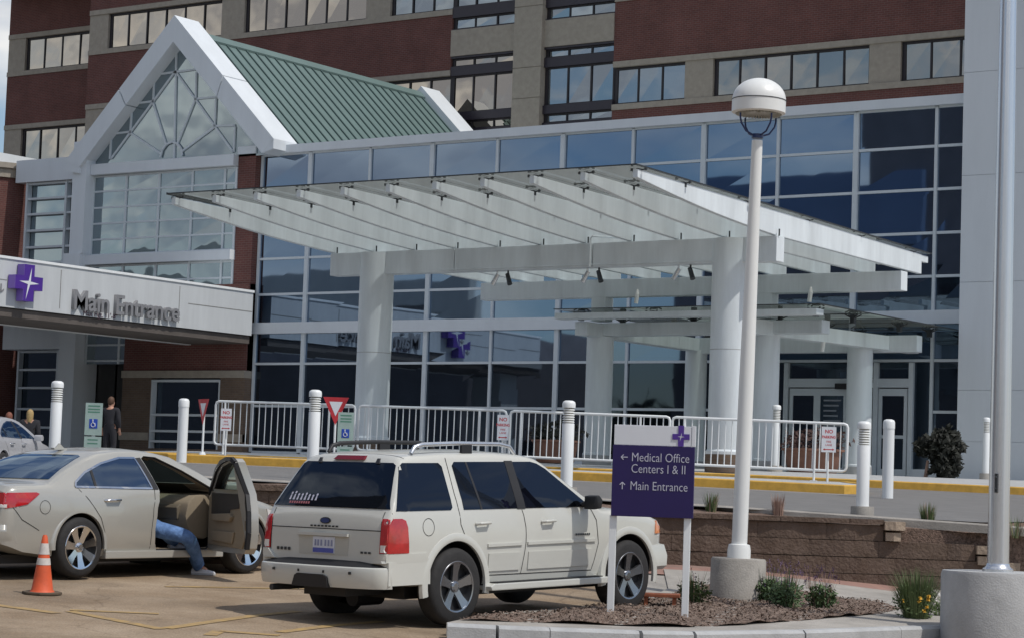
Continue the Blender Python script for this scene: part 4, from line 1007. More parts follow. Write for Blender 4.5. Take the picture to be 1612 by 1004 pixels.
pl = [(u, max(-h*1.12, min(v, h*1.35))) for u, v in pl]
m.prism([(cxx+u, cz+v) for u, v in pl], lambda u, v, d: (u, d, v), -.038, -.0305); cr_ = obj('cross_emblem', m, M['purple_bright'], wp)
m = MB(); star(m, (cxx, -.040, cz), (1, 0, 0), (0, 0, 1), h*.5, h*.9, 0, Vector((0, 0, 0))); obj('emblem_star', m, M['letter_white'], cr_, fix=False)
def stext(s, size, x, z, sp_=1.0):
    me = place_mesh(text_mesh(s, size, .001, 'LEFT', -0.001, sp_), (x, -.0375, z), (1, 0, 0), (0, 0, 1))
    me.transform(Matrix.Translation((x, 0, 0)) @ Matrix.Diagonal((0.80, 1, 1, 1)) @ Matrix.Translation((-x, 0, 0))); return obj('lettering', me, M['letter_white'], t)
k_ = Wd/122
stext('Medical Office', .132, 27*k_, sz(726)); stext('Centers I & II', .132, 27*k_, sz(744)); stext('Main Entrance', .132, 26*k_, sz(771))
m = MB()
def arrow(cx_, cz_, dx, dz, s):
    tip = Vector((cx_+dx*s, -.038, cz_+dz*s)); tl = Vector((cx_-dx*s, -.038, cz_-dz*s)); m.bar(tl, tip, .009, .002, (0, 1, 0))
    for q in (-1, 1): m.bar(tip, Vector((tip.x-dx*s*.75-dz*s*.75*q, -.0385, tip.z-dz*s*.75+dx*s*.75*q)), .009, .002, (0, 1, 0))
arrow(16*k_, sz(720), -1, 0, .035); arrow(14*k_, sz(765), 0, 1, .037)
obj('arrow', m, M['letter_white'], t)

# ================================================================== TRAFFIC SIGNS
def post_sign(name, px, D, ybase, fn, label, cat):
    p = stand(px, D, fn); return thing(name, label, cat, p, (0, 0, yaw)), p
def sgn_h(px, py, D, p): return at(px, py, D).z-p.z
def yield_sign(px, D, y0, y1, w, label, turn=0, fn=med):
    t, p = post_sign('yield_sign', px, D, 0, fn, label, 'yield sign'); t.rotation_euler[2] = yaw+turn
    z1 = sgn_h(px, y0, D, p); z0 = sgn_h(px, y1, D, p); w = w/2
    m = MB().tube([(0, .02, 0), (0, .02, z1-.05)], .022, 8); m.lathe([(0, 0), (.07, 0), (.05, .05), (0, .05)], (0, .02, 0), 12); obj('post', m, M['white_paint'], t)
    def tri(s, y, dz=0):
        c = (z0+2*z1)/3; P = [(-w, z1), (w, z1), (0, z0)]; return [(u*s, c+(v-c)*s) for u, v in P]
    m = MB().prism(tri(1, 0), lambda u, v, d: (u, d, v), -.006, 0); obj('red_triangle', m, M['sign_red'], t)
    m = MB().prism(tri(.52, 0), lambda u, v, d: (u, d, v), -.009, -.0065); obj('white_triangle', m, M['sign_white'], t)
    me = place_mesh(text_mesh('YIELD', .10, .0005), (0, -.0095, (z0+2*z1)/3+.10), (1, 0, 0), (0, 0, 1)); obj('lettering', me, M['sign_red'], t)
yield_sign(314, 44.5, 627, 667, .50, 'narrow looking red and white yield sign turned away, beside the pipe bollard', turn=R(-58))
yield_sign(523, 44.3, 624, 668, .50, 'red and white yield sign facing us behind the barrier', turn=0)
def parking_sign(px, D, y0, y1, wpx, label, fn=med, turn=0):
    t, p = post_sign('no_parking_sign', px, D, 0, fn, label, 'no parking sign'); t.rotation_euler[2] = yaw+turn; setp(t, group='white and red no parking signs on the barriers')
    z1 = sgn_h(px, y0, D, p); z0 = sgn_h(px, y1, D, p); w = wpx*D/FPX/2
    m = MB().tube([(0, .02, 0), (0, .02, z1-.05)], .02, 8); obj('post', m, M['white_paint'], t)
    m = MB().box(-w, w, -.05, -.045, z0, z1); obj('plate', m, M['sign_white'], t)
    m = MB(); h = z1-z0
    me = place_mesh(text_mesh('NO', h*.20, .0005, bold=.002), (0, -.0515, z1-h*.25), (1, 0, 0), (0, 0, 1)); obj('lettering', me, M['sign_red'], t)
    me = place_mesh(text_mesh('PARKING', h*.15, .0005, bold=.002), (0, -.0515, z1-h*.45), (1, 0, 0), (0, 0, 1)); me.transform(Matrix.Diagonal((.85, 1, 1, 1))); obj('lettering', me, M['sign_red'], t)
    me = place_mesh(text_mesh('FIRE', h*.11, .0005), (0, -.0515, z1-h*.62), (1, 0, 0), (0, 0, 1)); obj('lettering', me, M['sign_red'], t)
    me = place_mesh(text_mesh('LANE', h*.11, .0005), (0, -.0515, z1-h*.75), (1, 0, 0), (0, 0, 1)); obj('lettering', me, M['sign_red'], t)
    m.box(-w*.6, w*.6, -.0515, -.051, z0+h*.09, z0+h*.125)
    for s in (-1, 1): m.add([(s*w*.8, -.0515, z0+h*.107), (s*w*.5, -.0515, z0+h*.15), (s*w*.5, -.0515, z0+h*.065)], [(0, 1, 2)])
    obj('arrow', m, M['sign_red'], t)
parking_sign(351, 45.0, 642, 677, 17, 'no parking sign on the leftmost barrier next to the yield sign')
parking_sign(788, 43.4, 652, 692, 18, 'no parking sign in the middle, where two barriers meet')
parking_sign(1302, 41.6, 671, 711, 23, 'no parking sign at the right end of the barriers')
def access_sign(px, D, y0, y1, wpx, label, lower=True):
    t, p = post_sign('accessible_parking_sign', px, D, 0, hi_z, label, 'parking sign')
    z1 = sgn_h(px, y0, D, p); z0 = sgn_h(px, y1, D, p); w = wpx*D/FPX/2; h = z1-z0
    m = MB().tube([(0, .02, 0), (0, .02, z1-.1)], .03, 8); obj('post', m, M['white_paint'], t)
    m = MB().box(-w, w, -.03, -.02, z0+h*.30, z1); m.box(-w, w, -.03, -.02, z0, z0+h*.27); obj('plate', m, M['sign_green'], t)
    c = z0+h*.55; s = w*.48; m = MB().box(-s, s, -.034, -.031, c-s*1.15, c+s*1.15); bp_ = obj('blue_panel', m, M['sign_blue'], t)
    m = MB(); q = s*.14
    m.tube([(-q, -.036, c+s*.75), (-q, -.036, c+s*.2), (s*.35, -.036, c+s*.05), (s*.45, -.036, c-s*.6)], q*.9, 6); m.lathe([(0, -.037), (q*1.3, -.037), (0, -.0365)], (-q, 0, c+s*.9), 10, 'y')
    arcp = [(-s*.05+s*.5*math.cos(a), -.036, c-s*.3+s*.5*math.sin(a)) for a in fr(R(120), R(340), 10)]; m.tube(arcp, q*.6, 6); obj('wheelchair_symbol', m, M['sign_white'], bp_)
    m = MB()
    for zz in (.93, .86, .80): m.box(-w*.7, w*.7, -.0312, -.031, z0+h*zz-.01, z0+h*zz+.012)
    for zz in (.2, .12): m.box(-w*.6, w*.6, -.0312, -.031, z0+h*zz-.01, z0+h*zz+.01)
    obj('print', m, mat('green_print', (.10, .25, .18), .6), t)
access_sign(142, 36.5, 633, 706, 27, 'tall pale green accessible parking sign with wheelchair symbol above the sedan roof')
access_sign(540, 36.0, 648, 722, 25, 'pale green accessible parking sign behind the truck roof')

# ================================================================== CONE, RUSTY COVER, PLANTERS
p = drop(66, 935, lo_z); D = (p-EYE).dot(fw); s_ = 95*D/FPX/0.71
t = thing('traffic_cone', 'worn orange traffic cone with two dirty white bands behind the sedan', 'traffic cone', p, (R(1.5), R(1), .3)); H = .70*s_; k = s_
m = MB(); n = 8; rb = .235*k
m.prism([(rb*math.cos(2*PI*i/8+PI/8)*(1.0), rb*math.sin(2*PI*i/8+PI/8)) for i in range(8)], lambda u, v, d: (u, v, d), 0.005, .035*k); obj('base', m, M['cone_base'], t, bevel=.006)
def cr(z): return (.135-(.135-.028)*z/H)*k
m = MB().lathe([(cr(0)*1.08, .035*k), (cr(.05), .06*k), (cr(H*.3), H*.3), (cr(H*.51), H*.51)]+[(cr(H*.51)+.001, H*.51)]+[(cr(H*z), H*z) for z in (.6, .7, .8, .97)]+[(.02*k, H), (.016*k, H)], n=32); obj('cone_body', m, M['orange'], t, smooth=50)
m = MB(); m.lathe([(cr(H*z)+.003, H*z) for z in (.50, .615)], n=32); m.lathe([(cr(H*z)+.003, H*z) for z in (.675, .86)], n=32); obj('reflective_band', m, M['reflect'], t, smooth=50)

p = drop(1010, 952, isl, ISLZ); t = thing('rusty_cover', 'low rust brown metal cover behind the directory sign', 'metal cover', p, (0, 0, yaw-.1))
m = MB().box(-.20, .42, -.12, .25, .10, .135); obj('plate', m, M['rust'], t, bevel=.006); m = MB()
for x in (-.14, .05, .36): m.box(x-.02, x+.02, -.1, .2, -.02, .099)
m.box(-.42, -.2, -.2, .0, .0, .03); obj('leg', m, M['rust'], t)
def planter_box(px, D, w, h, label, plantmat, grow, dark=True):
    p = stand(px, D, plaza_z); t = thing('planter', label, 'planter', p, (0, 0, yaw*.2)); m = MB()
    m.lathe([(0, 0), (w*.38, 0), (w*.42, .05), (w*.5, h*.9), (w*.54, h*.92), (w*.54, h), (w*.46, h), (w*.45, h*.85), (0, h*.85)], n=28); obj('pot', m, M['planter'], t, smooth=40)
    f = leaf_ball((0, 0, h+grow*.4), (w*.6, w*.6, grow*.62), 500, .07); obj('foliage', f, plantmat, t, fix=False)
random.seed(11)
def leaf_ball(c, r, n, s, hollow=.3):
    m = MB()
    for i in range(n):
        v = Vector((random.gauss(0, 1), random.gauss(0, 1), random.gauss(0, 1))).normalized()*(hollow+(1-hollow)*random.random()**.4)
        v *= 1+.25*math.sin(v.x*7+v.y*5)*math.cos(v.z*6)
        p = Vector((c[0]+v.x*r[0], c[1]+v.y*r[1], c[2]+v.z*r[2])); a = Vector((random.gauss(0, 1), random.gauss(0, 1), random.gauss(0, 1))).normalized(); b = a.orthogonal().normalized()
        q = s*random.uniform(.5, 1.2); m.add([p-a*q, p+b*q*.45, p+a*q, p-b*q*.45], [(0, 1, 2, 3)])
    return m
planter_box(1278, 50.5, 1.3, .55, 'brown planter of dark red foliage before the entrance doors', mat('dark_red_leaf', (.06, .03, .025), .8, var=.5, scale=9), .45)
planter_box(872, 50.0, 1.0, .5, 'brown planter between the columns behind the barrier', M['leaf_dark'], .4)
p = stand(1484, 51.0, plaza_z); t = thing('dark_shrub', 'dark drooping shrub against the white panel tower', 'shrub', p)
f = leaf_ball((0, 0, .72), (.42, .38, .42), 1800, .09, .1); 
for v in leaf_ball((-.42, -.1, .62), (.22, .2, .22), 400, .08).v: pass
g2 = leaf_ball((-.42, -.1, .70), (.25, .2, .22), 500, .08, .1); f.add(g2.v, g2.f); g3 = leaf_ball((.05, 0, .3), (.36, .34, .3), 900, .09, .1); f.add(g3.v, g3.f)
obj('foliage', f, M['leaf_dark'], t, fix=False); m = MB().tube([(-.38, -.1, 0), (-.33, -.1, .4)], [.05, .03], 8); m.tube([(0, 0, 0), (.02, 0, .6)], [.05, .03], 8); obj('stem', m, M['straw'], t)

# ================================================================== SMALL PLANTS
def tuft(name, label, cat, p, h, n, mt, spread=.6, w=.008, flower=None, fn_=0, fs=.02, leafy=0, lmat=None, group=None, dry=0):
    t = thing(name, label, cat, p, (0, 0, random.uniform(0, 6)), group); m = MB(); fl_ = MB(); dr = MB()
    for i in range(n):
        a = random.uniform(0, 2*PI); r0 = random.random()**.5*h*.22; L_ = h*random.uniform(.55, 1.05); le = spread*random.uniform(.2, 1)
        b0 = Vector((r0*math.cos(a), r0*math.sin(a), -.02)); d = Vector((math.cos(a), math.sin(a), 0)); tip = b0+d*L_*le*.7+Vector((0, 0, L_*math.cos(le*.7))); mid = b0+(tip-b0)*.5+Vector((0, 0, L_*.10))
        s = Vector((-math.sin(a), math.cos(a), 0))*w; tgt = dr if random.random() < dry else m
        tgt.add([b0-s, b0+s, mid+s*.8, mid-s*.8, tip], [(0, 1, 2, 3), (3, 2, 4)])
        if i < fn_:
            for k in range(7 if flower == 'spike' else 5):
                c = tip+Vector((random.gauss(0, 1), random.gauss(0, 1), 0))*fs*.6-(Vector((0, 0, k*fs*.9)) if flower == 'spike' else Vector((0, 0, 0))); q = Vector((random.gauss(0, 1), random.gauss(0, 1), random.gauss(0, .6))).normalized()*fs; o_ = q.orthogonal().normalized()*fs*.8
                fl_.add([c-q, c+o_, c+q, c-o_], [(0, 1, 2, 3)])
    if leafy:
        lb_ = leaf_ball((0, 0, h*.30), (h*.42, h*.42, h*.34), leafy, .032, .1); m.add(lb_.v, lb_.f)
    obj('foliage', m, mt, t, fix=False)
    if dr.v: obj('dry_stems', dr, M['straw'], t, fix=False)
    if fl_.v: obj('flowers', fl_, lmat, t, fix=False)
    return t
def bedp(px, py): return drop(px, py, isl, ISLZ)
sg = 'leafy perennials in the island bed'
tuft('flowering_perennial', 'leafy clump with faded purple spikes just behind the right sign post', 'plant', bedp(1092, 952), .46, 60, M['leaf'], .5, .006, 'spike', 14, .009, 560, M['purple_flower'], sg, .3)
tuft('flowering_perennial', 'leafy clump with a tall spike touching the lamp footing', 'plant', bedp(1207, 948), .46, 60, M['leaf'], .5, .006, 'spike', 8, .009, 640, M['purple_flower'], sg, .1)
tuft('flowering_perennial', 'largest leafy clump, middle of the three right of the lamp', 'plant', bedp(1236, 957), .50, 70, M['leaf'], .45, .006, 'spike', 14, .009, 900, M['purple_flower'], sg, .25)
tuft('flowering_perennial', 'rightmost leafy clump of the three right of the lamp', 'plant', bedp(1294, 957), .42, 60, M['leaf'], .6, .006, 'spike', 14, .009, 560, M['purple_flower'], sg, .35)
for k, (x, y) in enumerate(((1215, 921), (1245, 923), (1275, 926), (1302, 930))):
    tuft('purple_salvia', ['purple flower spikes nearest the lamp footing', 'purple flower spikes second from the lamp footing', 'purple flower spikes third from the lamp footing', 'sparse purple flower spikes farthest from the lamp'][k], 'flowers', bedp(x, y), .34, 34, M['straw'], .5, .002, 'spike', 22, .008, 0, M['purple_flower'], 'purple flower spikes in the bed')
tuft('yellow_daylily', 'big grassy clump with yellow blooms beside the steel pole footing', 'flowers', bedp(1442, 972), .60, 620, M['grass_leaf'], .8, .006, 'b', 0, .03, 700, None)
yl = bpy.data.objects['yellow_daylily']; m = MB()
for px, py in ((1422, 945), (1449, 941), (1461, 943), (1459, 955), (1455, 961), (1462, 938), (1447, 946)):
    c = at(px, py, (yl.location-EYE).dot(fw)-.25)-yl.location; c = Matrix.Rotation(-yl.rotation_euler[2], 3, 'Z') @ c
    m = MB()
    for k in range(7):
        q = Vector((random.gauss(0, 1), random.gauss(0, 1), random.gauss(0, 1))).normalized()*.026; o_ = q.orthogonal()*.8; m.add([c-q, c+o_, c+q, c-o_], [(0, 1, 2, 3)])
    obj('flower', m, M['yellow_flower'], yl, fix=False)
tuft('white_daisy', 'small white blooms between the yellow flowers and the footing', 'flowers', bedp(1478, 968), .26, 40, M['grass_leaf'], .6, .004, 'b', 26, .018, 60, M['white_flower'])
def wallp(px, D): return stand(px, D, strip_z)
gg = 'grass tufts above the block wall'
tuft('grass_tuft', 'green grass tuft above the wall right of the directory sign', 'plant', wallp(1120, 30.7), .30, 110, M['grass_leaf'], .5, .006, group=gg, dry=.2)
tuft('grass_tuft', 'straw coloured grass tuft above the wall right of the lamp', 'plant', wallp(1226, 30.7), .32, 110, M['straw'], .35, .006, group=gg, dry=.9)
tuft('grass_tuft', 'green grass tuft on the lower step of the wall', 'plant', wallp(1461, 30.5), .36, 170, M['grass_leaf'], .45, .006, group=gg, dry=.15)
tuft('grass_tuft', 'thin grass tuft at the right edge above the wall', 'plant', wallp(1600, 29.6), .34, 40, M['grass_leaf'], .6, .005, group=gg, dry=.3)

# ================================================================== WHAT THE GLASS MIRRORS (behind and beside the photographer)
ob = thing('opposite_building', 'dark office building with a blue parapet mirrored in the glass hall', 'building', (-62, -8, 0))
m = MB(); m.box(-50.5, -38, -22, 2, -1, 27); m.box(-61, -50.5, -22, 2, -1, 14.4); obj('wall', m, M['back_wall'], ob, world=True)
m = MB(); m.box(-61.2, -47, 2.0, 2.4, 14.4, 17.3); obj('parapet', m, mat('blue_parapet', (.13, .20, .34), .6, var=.1, scale=.5), ob, world=True)
m = MB()
for z in (3, 7, 11): m.box(-49, -39, 2.0, 2.06, z, z+1.8)
obj('window', m, M['gl_low'], ob, world=True)
ob = thing('low_office', 'long pale fascia of a low office mirrored in the hall glass', 'building', (-100, -22, 0))
m = MB(); m.box(-150, -92, -40, -22, -1, 13); obj('wall', m, M['back_wall'], ob, world=True); m = MB().box(-150, -91.5, -22.4, -21.7, 13, 16.6); obj('fascia', m, M['precast'], ob, world=True)
tl = MB()
random.seed(5)
for i in range(110):
    x = -420+i*6.2+random.uniform(-3, 3); y = -75+random.uniform(-14, 6); h = random.uniform(9, 17)+2.5*math.sin(i*.35)
    f = leaf_ball((x, y, h*.5), (6.2, 5, h*.55), 170, 1.3, .3); tl.add(f.v, f.f)
setp(obj('tree_line', tl, M['trees_far'], None, fix=False), 'dark band of trees mirrored low in the glass hall', 'trees', kind='stuff')

# ================================================================== VEHICLES
def lerp_tab(tab, x):
    return float(np.interp(x, [a for a, b in tab], [b for a, b in tab]))
def car_shell(xs, W, plan, zt, zb, edge=0.07, shrink=0.0, crown=0.02, hs=(0, .10, .25, .4, .55, .68, .8, .9, 1.0)):
    m = MB(); n = None
    for x in xs:
        T = lerp_tab(zt, x)-shrink; Bm = lerp_tab(zb, x)+shrink; pl = lerp_tab(plan, x); ed = min(edge, (T-Bm)*.3)
        ze = T-ed-crown; half = [(0, Bm), (max(.2, (lerp_tab(W, Bm)*pl-shrink)*.8), Bm)]
        for h in hs:
            z = Bm+.02+(ze-Bm-.02)*h; half.append((max(.05, lerp_tab(W, z)*pl-shrink), z))
        ye = half[-1][0]
        half += [(ye*.985, ze+ed*.38), (ye*.95, ze+ed*.68), (ye*.87, ze+ed*.9), (ye*.7, ze+ed+crown*.35), (ye*.4, ze+ed+crown*.8), (0, ze+ed+crown)]
        ring = [(x, y, z) for y, z in half]+[(x, -y, z) for y, z in reversed(half[1:-1])]
        n = len(ring); m.v += ring
    for i in range(len(xs)-1):
        for k in range(n):
            a = i*n+k; b = i*n+(k+1) % n; m.f.append((a, b, b+n, a+n))
    m.f.append(tuple(range(n))); m.f.append(tuple((len(xs)-1)*n+k for k in reversed(range(n))))
    return m
def mk_mesh(mb, name='tmp'):
    me = bpy.data.meshes.new(name); me.from_pydata(mb.v, [], mb.f); recalc(me); return me
def boolean_cut(me, cutters, mats):
    """cut solids away from a mesh; each cutter keeps its own material"""
    o = bpy.data.objects.new('b', me); COL.objects.link(o); tmp = [o]
    for c, mt in cutters:
        cm = mk_mesh(c); cm.materials.append(mt); co = bpy.data.objects.new('c', cm); COL.objects.link(co); tmp.append(co)
        md = o.modifiers.new('b', 'BOOLEAN'); md.object = co; md.operation = 'DIFFERENCE'; md.solver = 'EXACT'; md.material_mode = 'TRANSFER'
    bpy.context.view_layer.update()
    r = bpy.data.meshes.new_from_object(o.evaluated_get(bpy.context.evaluated_depsgraph_get()))
    for t in tmp: bpy.data.objects.remove(t)
    return r
def bvh_of(me): return BVHTree.FromPolygons([v.co.copy() for v in me.vertices], [tuple(p.vertices) for p in me.polygons])
def decal(poly, bvh, view, off, grid=0.06, skirt=False, extra=0.0):
    """a thin panel that follows the body. view: 'R' right side (x,z), 'L' left side, 'B' back (y,z), 'F' front, 'T' top (x,y)"""
    P = [Vector(p) for p in poly]; B = []
    for i, a in enumerate(P):
        b = P[(i+1) % len(P)]; n = max(1, int((b-a).length/grid)); B += [a+(b-a)*k/n for k in range(n)]
    ins = []
    if grid < 5:
        xs = [p.x for p in P]; ys = [p.y for p in P]; x = min(xs)+grid*.5
        while x < max(xs):
            y = min(ys)+grid*.5
            while y < max(ys):
                if in_poly(P, x, y) and min((Vector((x, y))-b).length for b in B) > grid*.4: ins.append(Vector((x, y)))
                y += grid
            x += grid
    n = len(B); r = delaunay_2d_cdt(B+ins, [(i, (i+1) % n) for i in range(n)], [], 1, 1e-5)
    dirs = {'R': ((lambda u, v: Vector((u, -3, v))), Vector((0, 1, 0))), 'L': ((lambda u, v: Vector((u, 3, v))), Vector((0, -1, 0))),
            'B': ((lambda u, v: Vector((-5, u, v))), Vector((1, 0, 0))), 'F': ((lambda u, v: Vector((9, u, v))), Vector((-1, 0, 0))), 'T': ((lambda u, v: Vector((u, v, 5))), Vector((0, 0, -1)))}
    st_, d = dirs[view]; mb = MB(); last = 0
    def hit(u, v):
        h = bvh.ray_cast(st_(u, v), d)
        return h[0]
    for p in r[0]:
        h = hit(p.x, p.y)
        if h is None:
            q = bvh.find_nearest(st_(p.x, p.y)+d*(2.1 if view in 'RL' else 4))[0]; h = q
        mb.v.append(tuple(h-d*off))
    mb.f = [tuple(f) for f in r[2]]
    if skirt:
        b0 = len(mb.v)
        for i in range(n):
            v = Vector(mb.v[i]); mb.v.append(tuple(v+d*(off+.02)))
        for i in range(n): mb.f.append((i, (i+1) % n, b0+(i+1) % n, b0+i))
    return mb
def strip_poly(pts, w):
    L_, R_ = [], []
    for i, p in enumerate(pts):
        p = Vector(p); a = Vector(pts[max(i-1, 0)]); b = Vector(pts[min(i+1, len(pts)-1)]); d = (b-a).normalized(); q = Vector((-d.y, d.x))*w/2
        L_.append(tuple(p+q)); R_.append(tuple(p-q))
    return L_+R_[::-1]
def seam(pts, bvh, view, w=0.009, off=0.0025):
    P = []
    for i in range(len(pts)-1):
        a, b = Vector(pts[i]), Vector(pts[i+1]); n = max(1, int((b-a).length/.05)); P += [tuple(a+(b-a)*k/n) for k in range(n)]
    P.append(pts[-1])
    mb = MB(); last = None
    sp = strip_poly(P, w); n = len(P); dirs = {'R': (lambda u, v: Vector((u, -3, v)), Vector((0, 1, 0))), 'B': (lambda u, v: Vector((-5, u, v)), Vector((1, 0, 0))), 'L': (lambda u, v: Vector((u, 3, v)), Vector((0, -1, 0))), 'T': (lambda u, v: Vector((u, v, 5)), Vector((0, 0, -1)))}
    f, d = dirs[view]; vs = []
    for u, v in sp:
        h = bvh.ray_cast(f(u, v), d)[0]
        vs.append(tuple((h if h is not None else bvh.find_nearest(f(u, v)+d*2.1)[0])-d*off))
    mb.v = vs; mb.f = [(i, i+1, 2*n-2-i, 2*n-1-i) for i in range(n-1)]
    return mb
def wheel(parent, x, y, r, w, rim, nsp, side, paint='chrome', double=False):
    yo = y; s = side     # side -1 right, +1 left; outer face towards s
    m = MB(); m.lathe([(rim*.98, -w/2), (r*.86, -w/2), (r*.97, -w*.42), (r, -w*.3), (r, w*.3), (r*.97, w*.42), (r*.86, w/2), (rim*1.02, w/2), (rim*.98, w*.46)], (x, yo, r), 56, 'y')
    for k in (-.12, .12): m.lathe([(r*1.0005, w*k-.006), (r*1.0005, w*k+.006)], (x, yo, r), 40, 'y')
    t = obj('wheel', m, M['tyre'], parent, smooth=45)
    o = w/2*s
    m = MB(); m.lathe([(rim*1.03, o*.98), (rim*1.0, o*1.03), (rim*.94, o*1.0), (rim*.93, o*.3)], (x, yo, r), 56, 'y')
    rr = obj('rim', m, M[paint], t, smooth=45)
    m = MB(); m.lathe([(rim*.95, o*.35), (0, o*.35)], (x, yo, r), 40, 'y'); obj('back_disc', m, M['black'], rr)  # plain black disc closing the wheel behind the spokes
    m = MB()
    for k in range(nsp):
        a = 2*PI*k/nsp+.3
        for q in ((-.13, .13) if double else (0,)):
            aa = a+q; c, s_ = math.cos(aa), math.sin(aa); wi = rim*(.30 if not double else .13); wo = rim*(.44 if not double else .17)
            t0, t1 = rim*.16, rim*.96; n_ = Vector((-s_, 0, c)); cc = Vector((c, 0, s_)); C0 = Vector((x, yo, r))
            pts = []
            for tt, ww, oo in ((t0, wi, .72), (rim*.55, (wi+wo)*.42, .80), (t1, wo, .98)):
                for z_ in (-1, 1): pts.append(C0+cc*tt+n_*ww/2*z_+Vector((0, o*oo, 0)))
                for z_ in (-1, 1): pts.append(C0+cc*tt+n_*ww/2*z_*1.1+Vector((0, o*(oo-.22), 0)))
            fs = []
            for j in (0, 4): fs += [(j, j+1, j+5, j+4), (j+2, j, j+4, j+6), (j+1, j+3, j+7, j+5)]
            m.add(pts, fs)
    m.lathe([(rim*.24, o*.5), (rim*.22, o*.82), (rim*.14, o*.90), (0, o*.90)], (x, yo, r), 28, 'y')
    for k in range(5): a = 2*PI*k/5; m.lathe([(rim*.03, o*.86), (0, o*.89)], (x+rim*.17*math.cos(a), yo, r+rim*.17*math.sin(a)), 8, 'y')
    obj('spokes', m, M[paint], rr, smooth=25)
    return t
def well(x, y0, y1, r, z): return MB().lathe([(0, y0), (r, y0), (r, y1), (0, y1)], (x, 0, z), 40, 'y')
def arch(x, r, z, y, wdt, s, rad, a0=-12, a1=192, paint=None):
    m = MB(); A = fr(R(a0), R(a1), 30)
    for a in A:
        for rr_, yy in ((r, y-s*.02), (r, y+s*.012), (r+rad*.4, y+s*.020), (r+rad, y+s*.006), (r+rad*1.2, y-s*.03)):
            m.v.append((x+rr_*math.cos(a), yy, z+rr_*math.sin(a)))
    for i in range(len(A)-1):
        for k in range(4): q = i*5+k; m.f.append((q, q+1, q+6, q+5))
    return m

# ------------------------------------------------------------------ the white truck
suv = thing('suv', 'pearl white sport utility vehicle with roof rails parked with its tailgate towards us', 'suv', (-14.38, 18.66, .03), (0, -R(2.0), R(84.2))); suv.scale = (.975, .965, 1.005)
W = [(.30, .83), (.42, .87), (.55, .895), (.80, .910), (1.0, .900), (1.13, .885), (1.18, .865), (1.40, .775), (1.62, .685), (1.75, .62)]
zt = [(-1.02, .60), (-1.01, .90), (-.99, 1.09), (-.95, 1.155), (-.90, 1.25), (-.75, 1.50), (-.66, 1.635), (-.60, 1.685), (-.45, 1.71), (.1, 1.735), (.8, 1.74), (1.30, 1.715), (1.50, 1.685), (1.62, 1.63), (2.0, 1.40), (2.38, 1.165), (2.44, 1.145), (2.8, 1.13), (3.2, 1.09), (3.5, 1.02), (3.60, .96), (3.66, .86), (3.68, .6)]
zb = [(-1.02, .48), (-.8, .42), (0, .36), (2.8, .36), (3.5, .40), (3.68, .5)]
plan = [(-1.02, .965), (-.99, .985), (-.9, 1.0), (3.0, 1.0), (3.3, .985), (3.5, .94), (3.62, .86), (3.68, .80)]
xs = [-1.02, -1.015, -1.01, -.99, -.97, -.95, -.90, -.83, -.75, -.70, -.66, -.63, -.60, -.52, -.45]+fr(-.3, 1.3, 16)+[1.4, 1.5, 1.56, 1.62, 1.75, 1.88, 2.0, 2.12, 2.25, 2.38, 2.41, 2.44, 2.6, 2.8, 3.0, 3.2, 3.35, 3.5, 3.55, 3.60, 3.63, 3.66, 3.68]
sh = mk_mesh(car_shell(xs, W, plan, zt, zb)); B0 = bvh_of(sh)
sh.materials.append(M['suv_paint'])
cut = boolean_cut(sh, [(well(0, -1.2, -.58, .445, .40), M['black']), (well(0, .58, 1.2, .445, .40), M['black']), (well(2.89, -1.2, -.58, .445, .40), M['black']), (well(2.89, .58, 1.2, .445, .40), M['black'])], None)
bo = obj('body', cut, None, suv, smooth=32)
for x in (0, 2.89):
    for s in (-1, 1):
        obj('wheel_arch', arch(x, .440, .40, s*.905, .1, s, .075), M['suv_paint'], suv, smooth=50)
        wheel(suv, x, s*.80, .385, .235, .252, 5, s, 'alloy')
gl = [([(-.88, 1.145), (-.06, 1.145), (-.03, 1.17), (-.03, 1.575), (-.07, 1.61), (-.61, 1.61), (-.67, 1.57)], 'quarter_glass'), ([(.14, 1.145), (1.06, 1.145), (1.04, 1.62), (.18, 1.62), (.13, 1.58), (.14, 1.19)], 'rear_door_glass'), ([(1.06, 1.145), (2.16, 1.145), (2.13, 1.20), (1.62, 1.545), (1.50, 1.60), (1.40, 1.62), (1.04, 1.62)], 'front_door_glass')]
for v in ('R', 'L'):
    for P, nm in gl:
        o_ = obj(nm, decal(P, B0, v, .006, .08, True), M['car_glass'], suv, smooth=40)
# windows shown slightly lighter front pane; pillar between
for v in 'RL':
    obj('door_pillar', decal([(.985, 1.14), (1.12, 1.14), (1.10, 1.63), (.975, 1.63)], B0, v, .009, .08, True), M['black'], suv, smooth=40)
    obj('window_divider', decal([(.40, 1.145), (.43, 1.145), (.37, 1.62), (.34, 1.62)], B0, v, .008, .08), M['black'], suv)
obj('rear_glass', decal([(-.84, 1.165), (.84, 1.165), (.80, 1.24), (.665, 1.585), (.62, 1.61), (-.62, 1.61), (-.665, 1.585), (-.80, 1.24)], B0, 'B', .007, .08, True), M['car_glass'], suv, smooth=40)
obj('windscreen', decal([(-.76, 1.20), (.76, 1.20), (.60, 1.62), (-.60, 1.62)], B0, 'F', .007, .08, True), M['car_glass_blue'], suv, smooth=40)
m = seam([(.06, 1.66), (.05, 1.3), (.07, 1.0), (.12, .9)], B0, 'R')
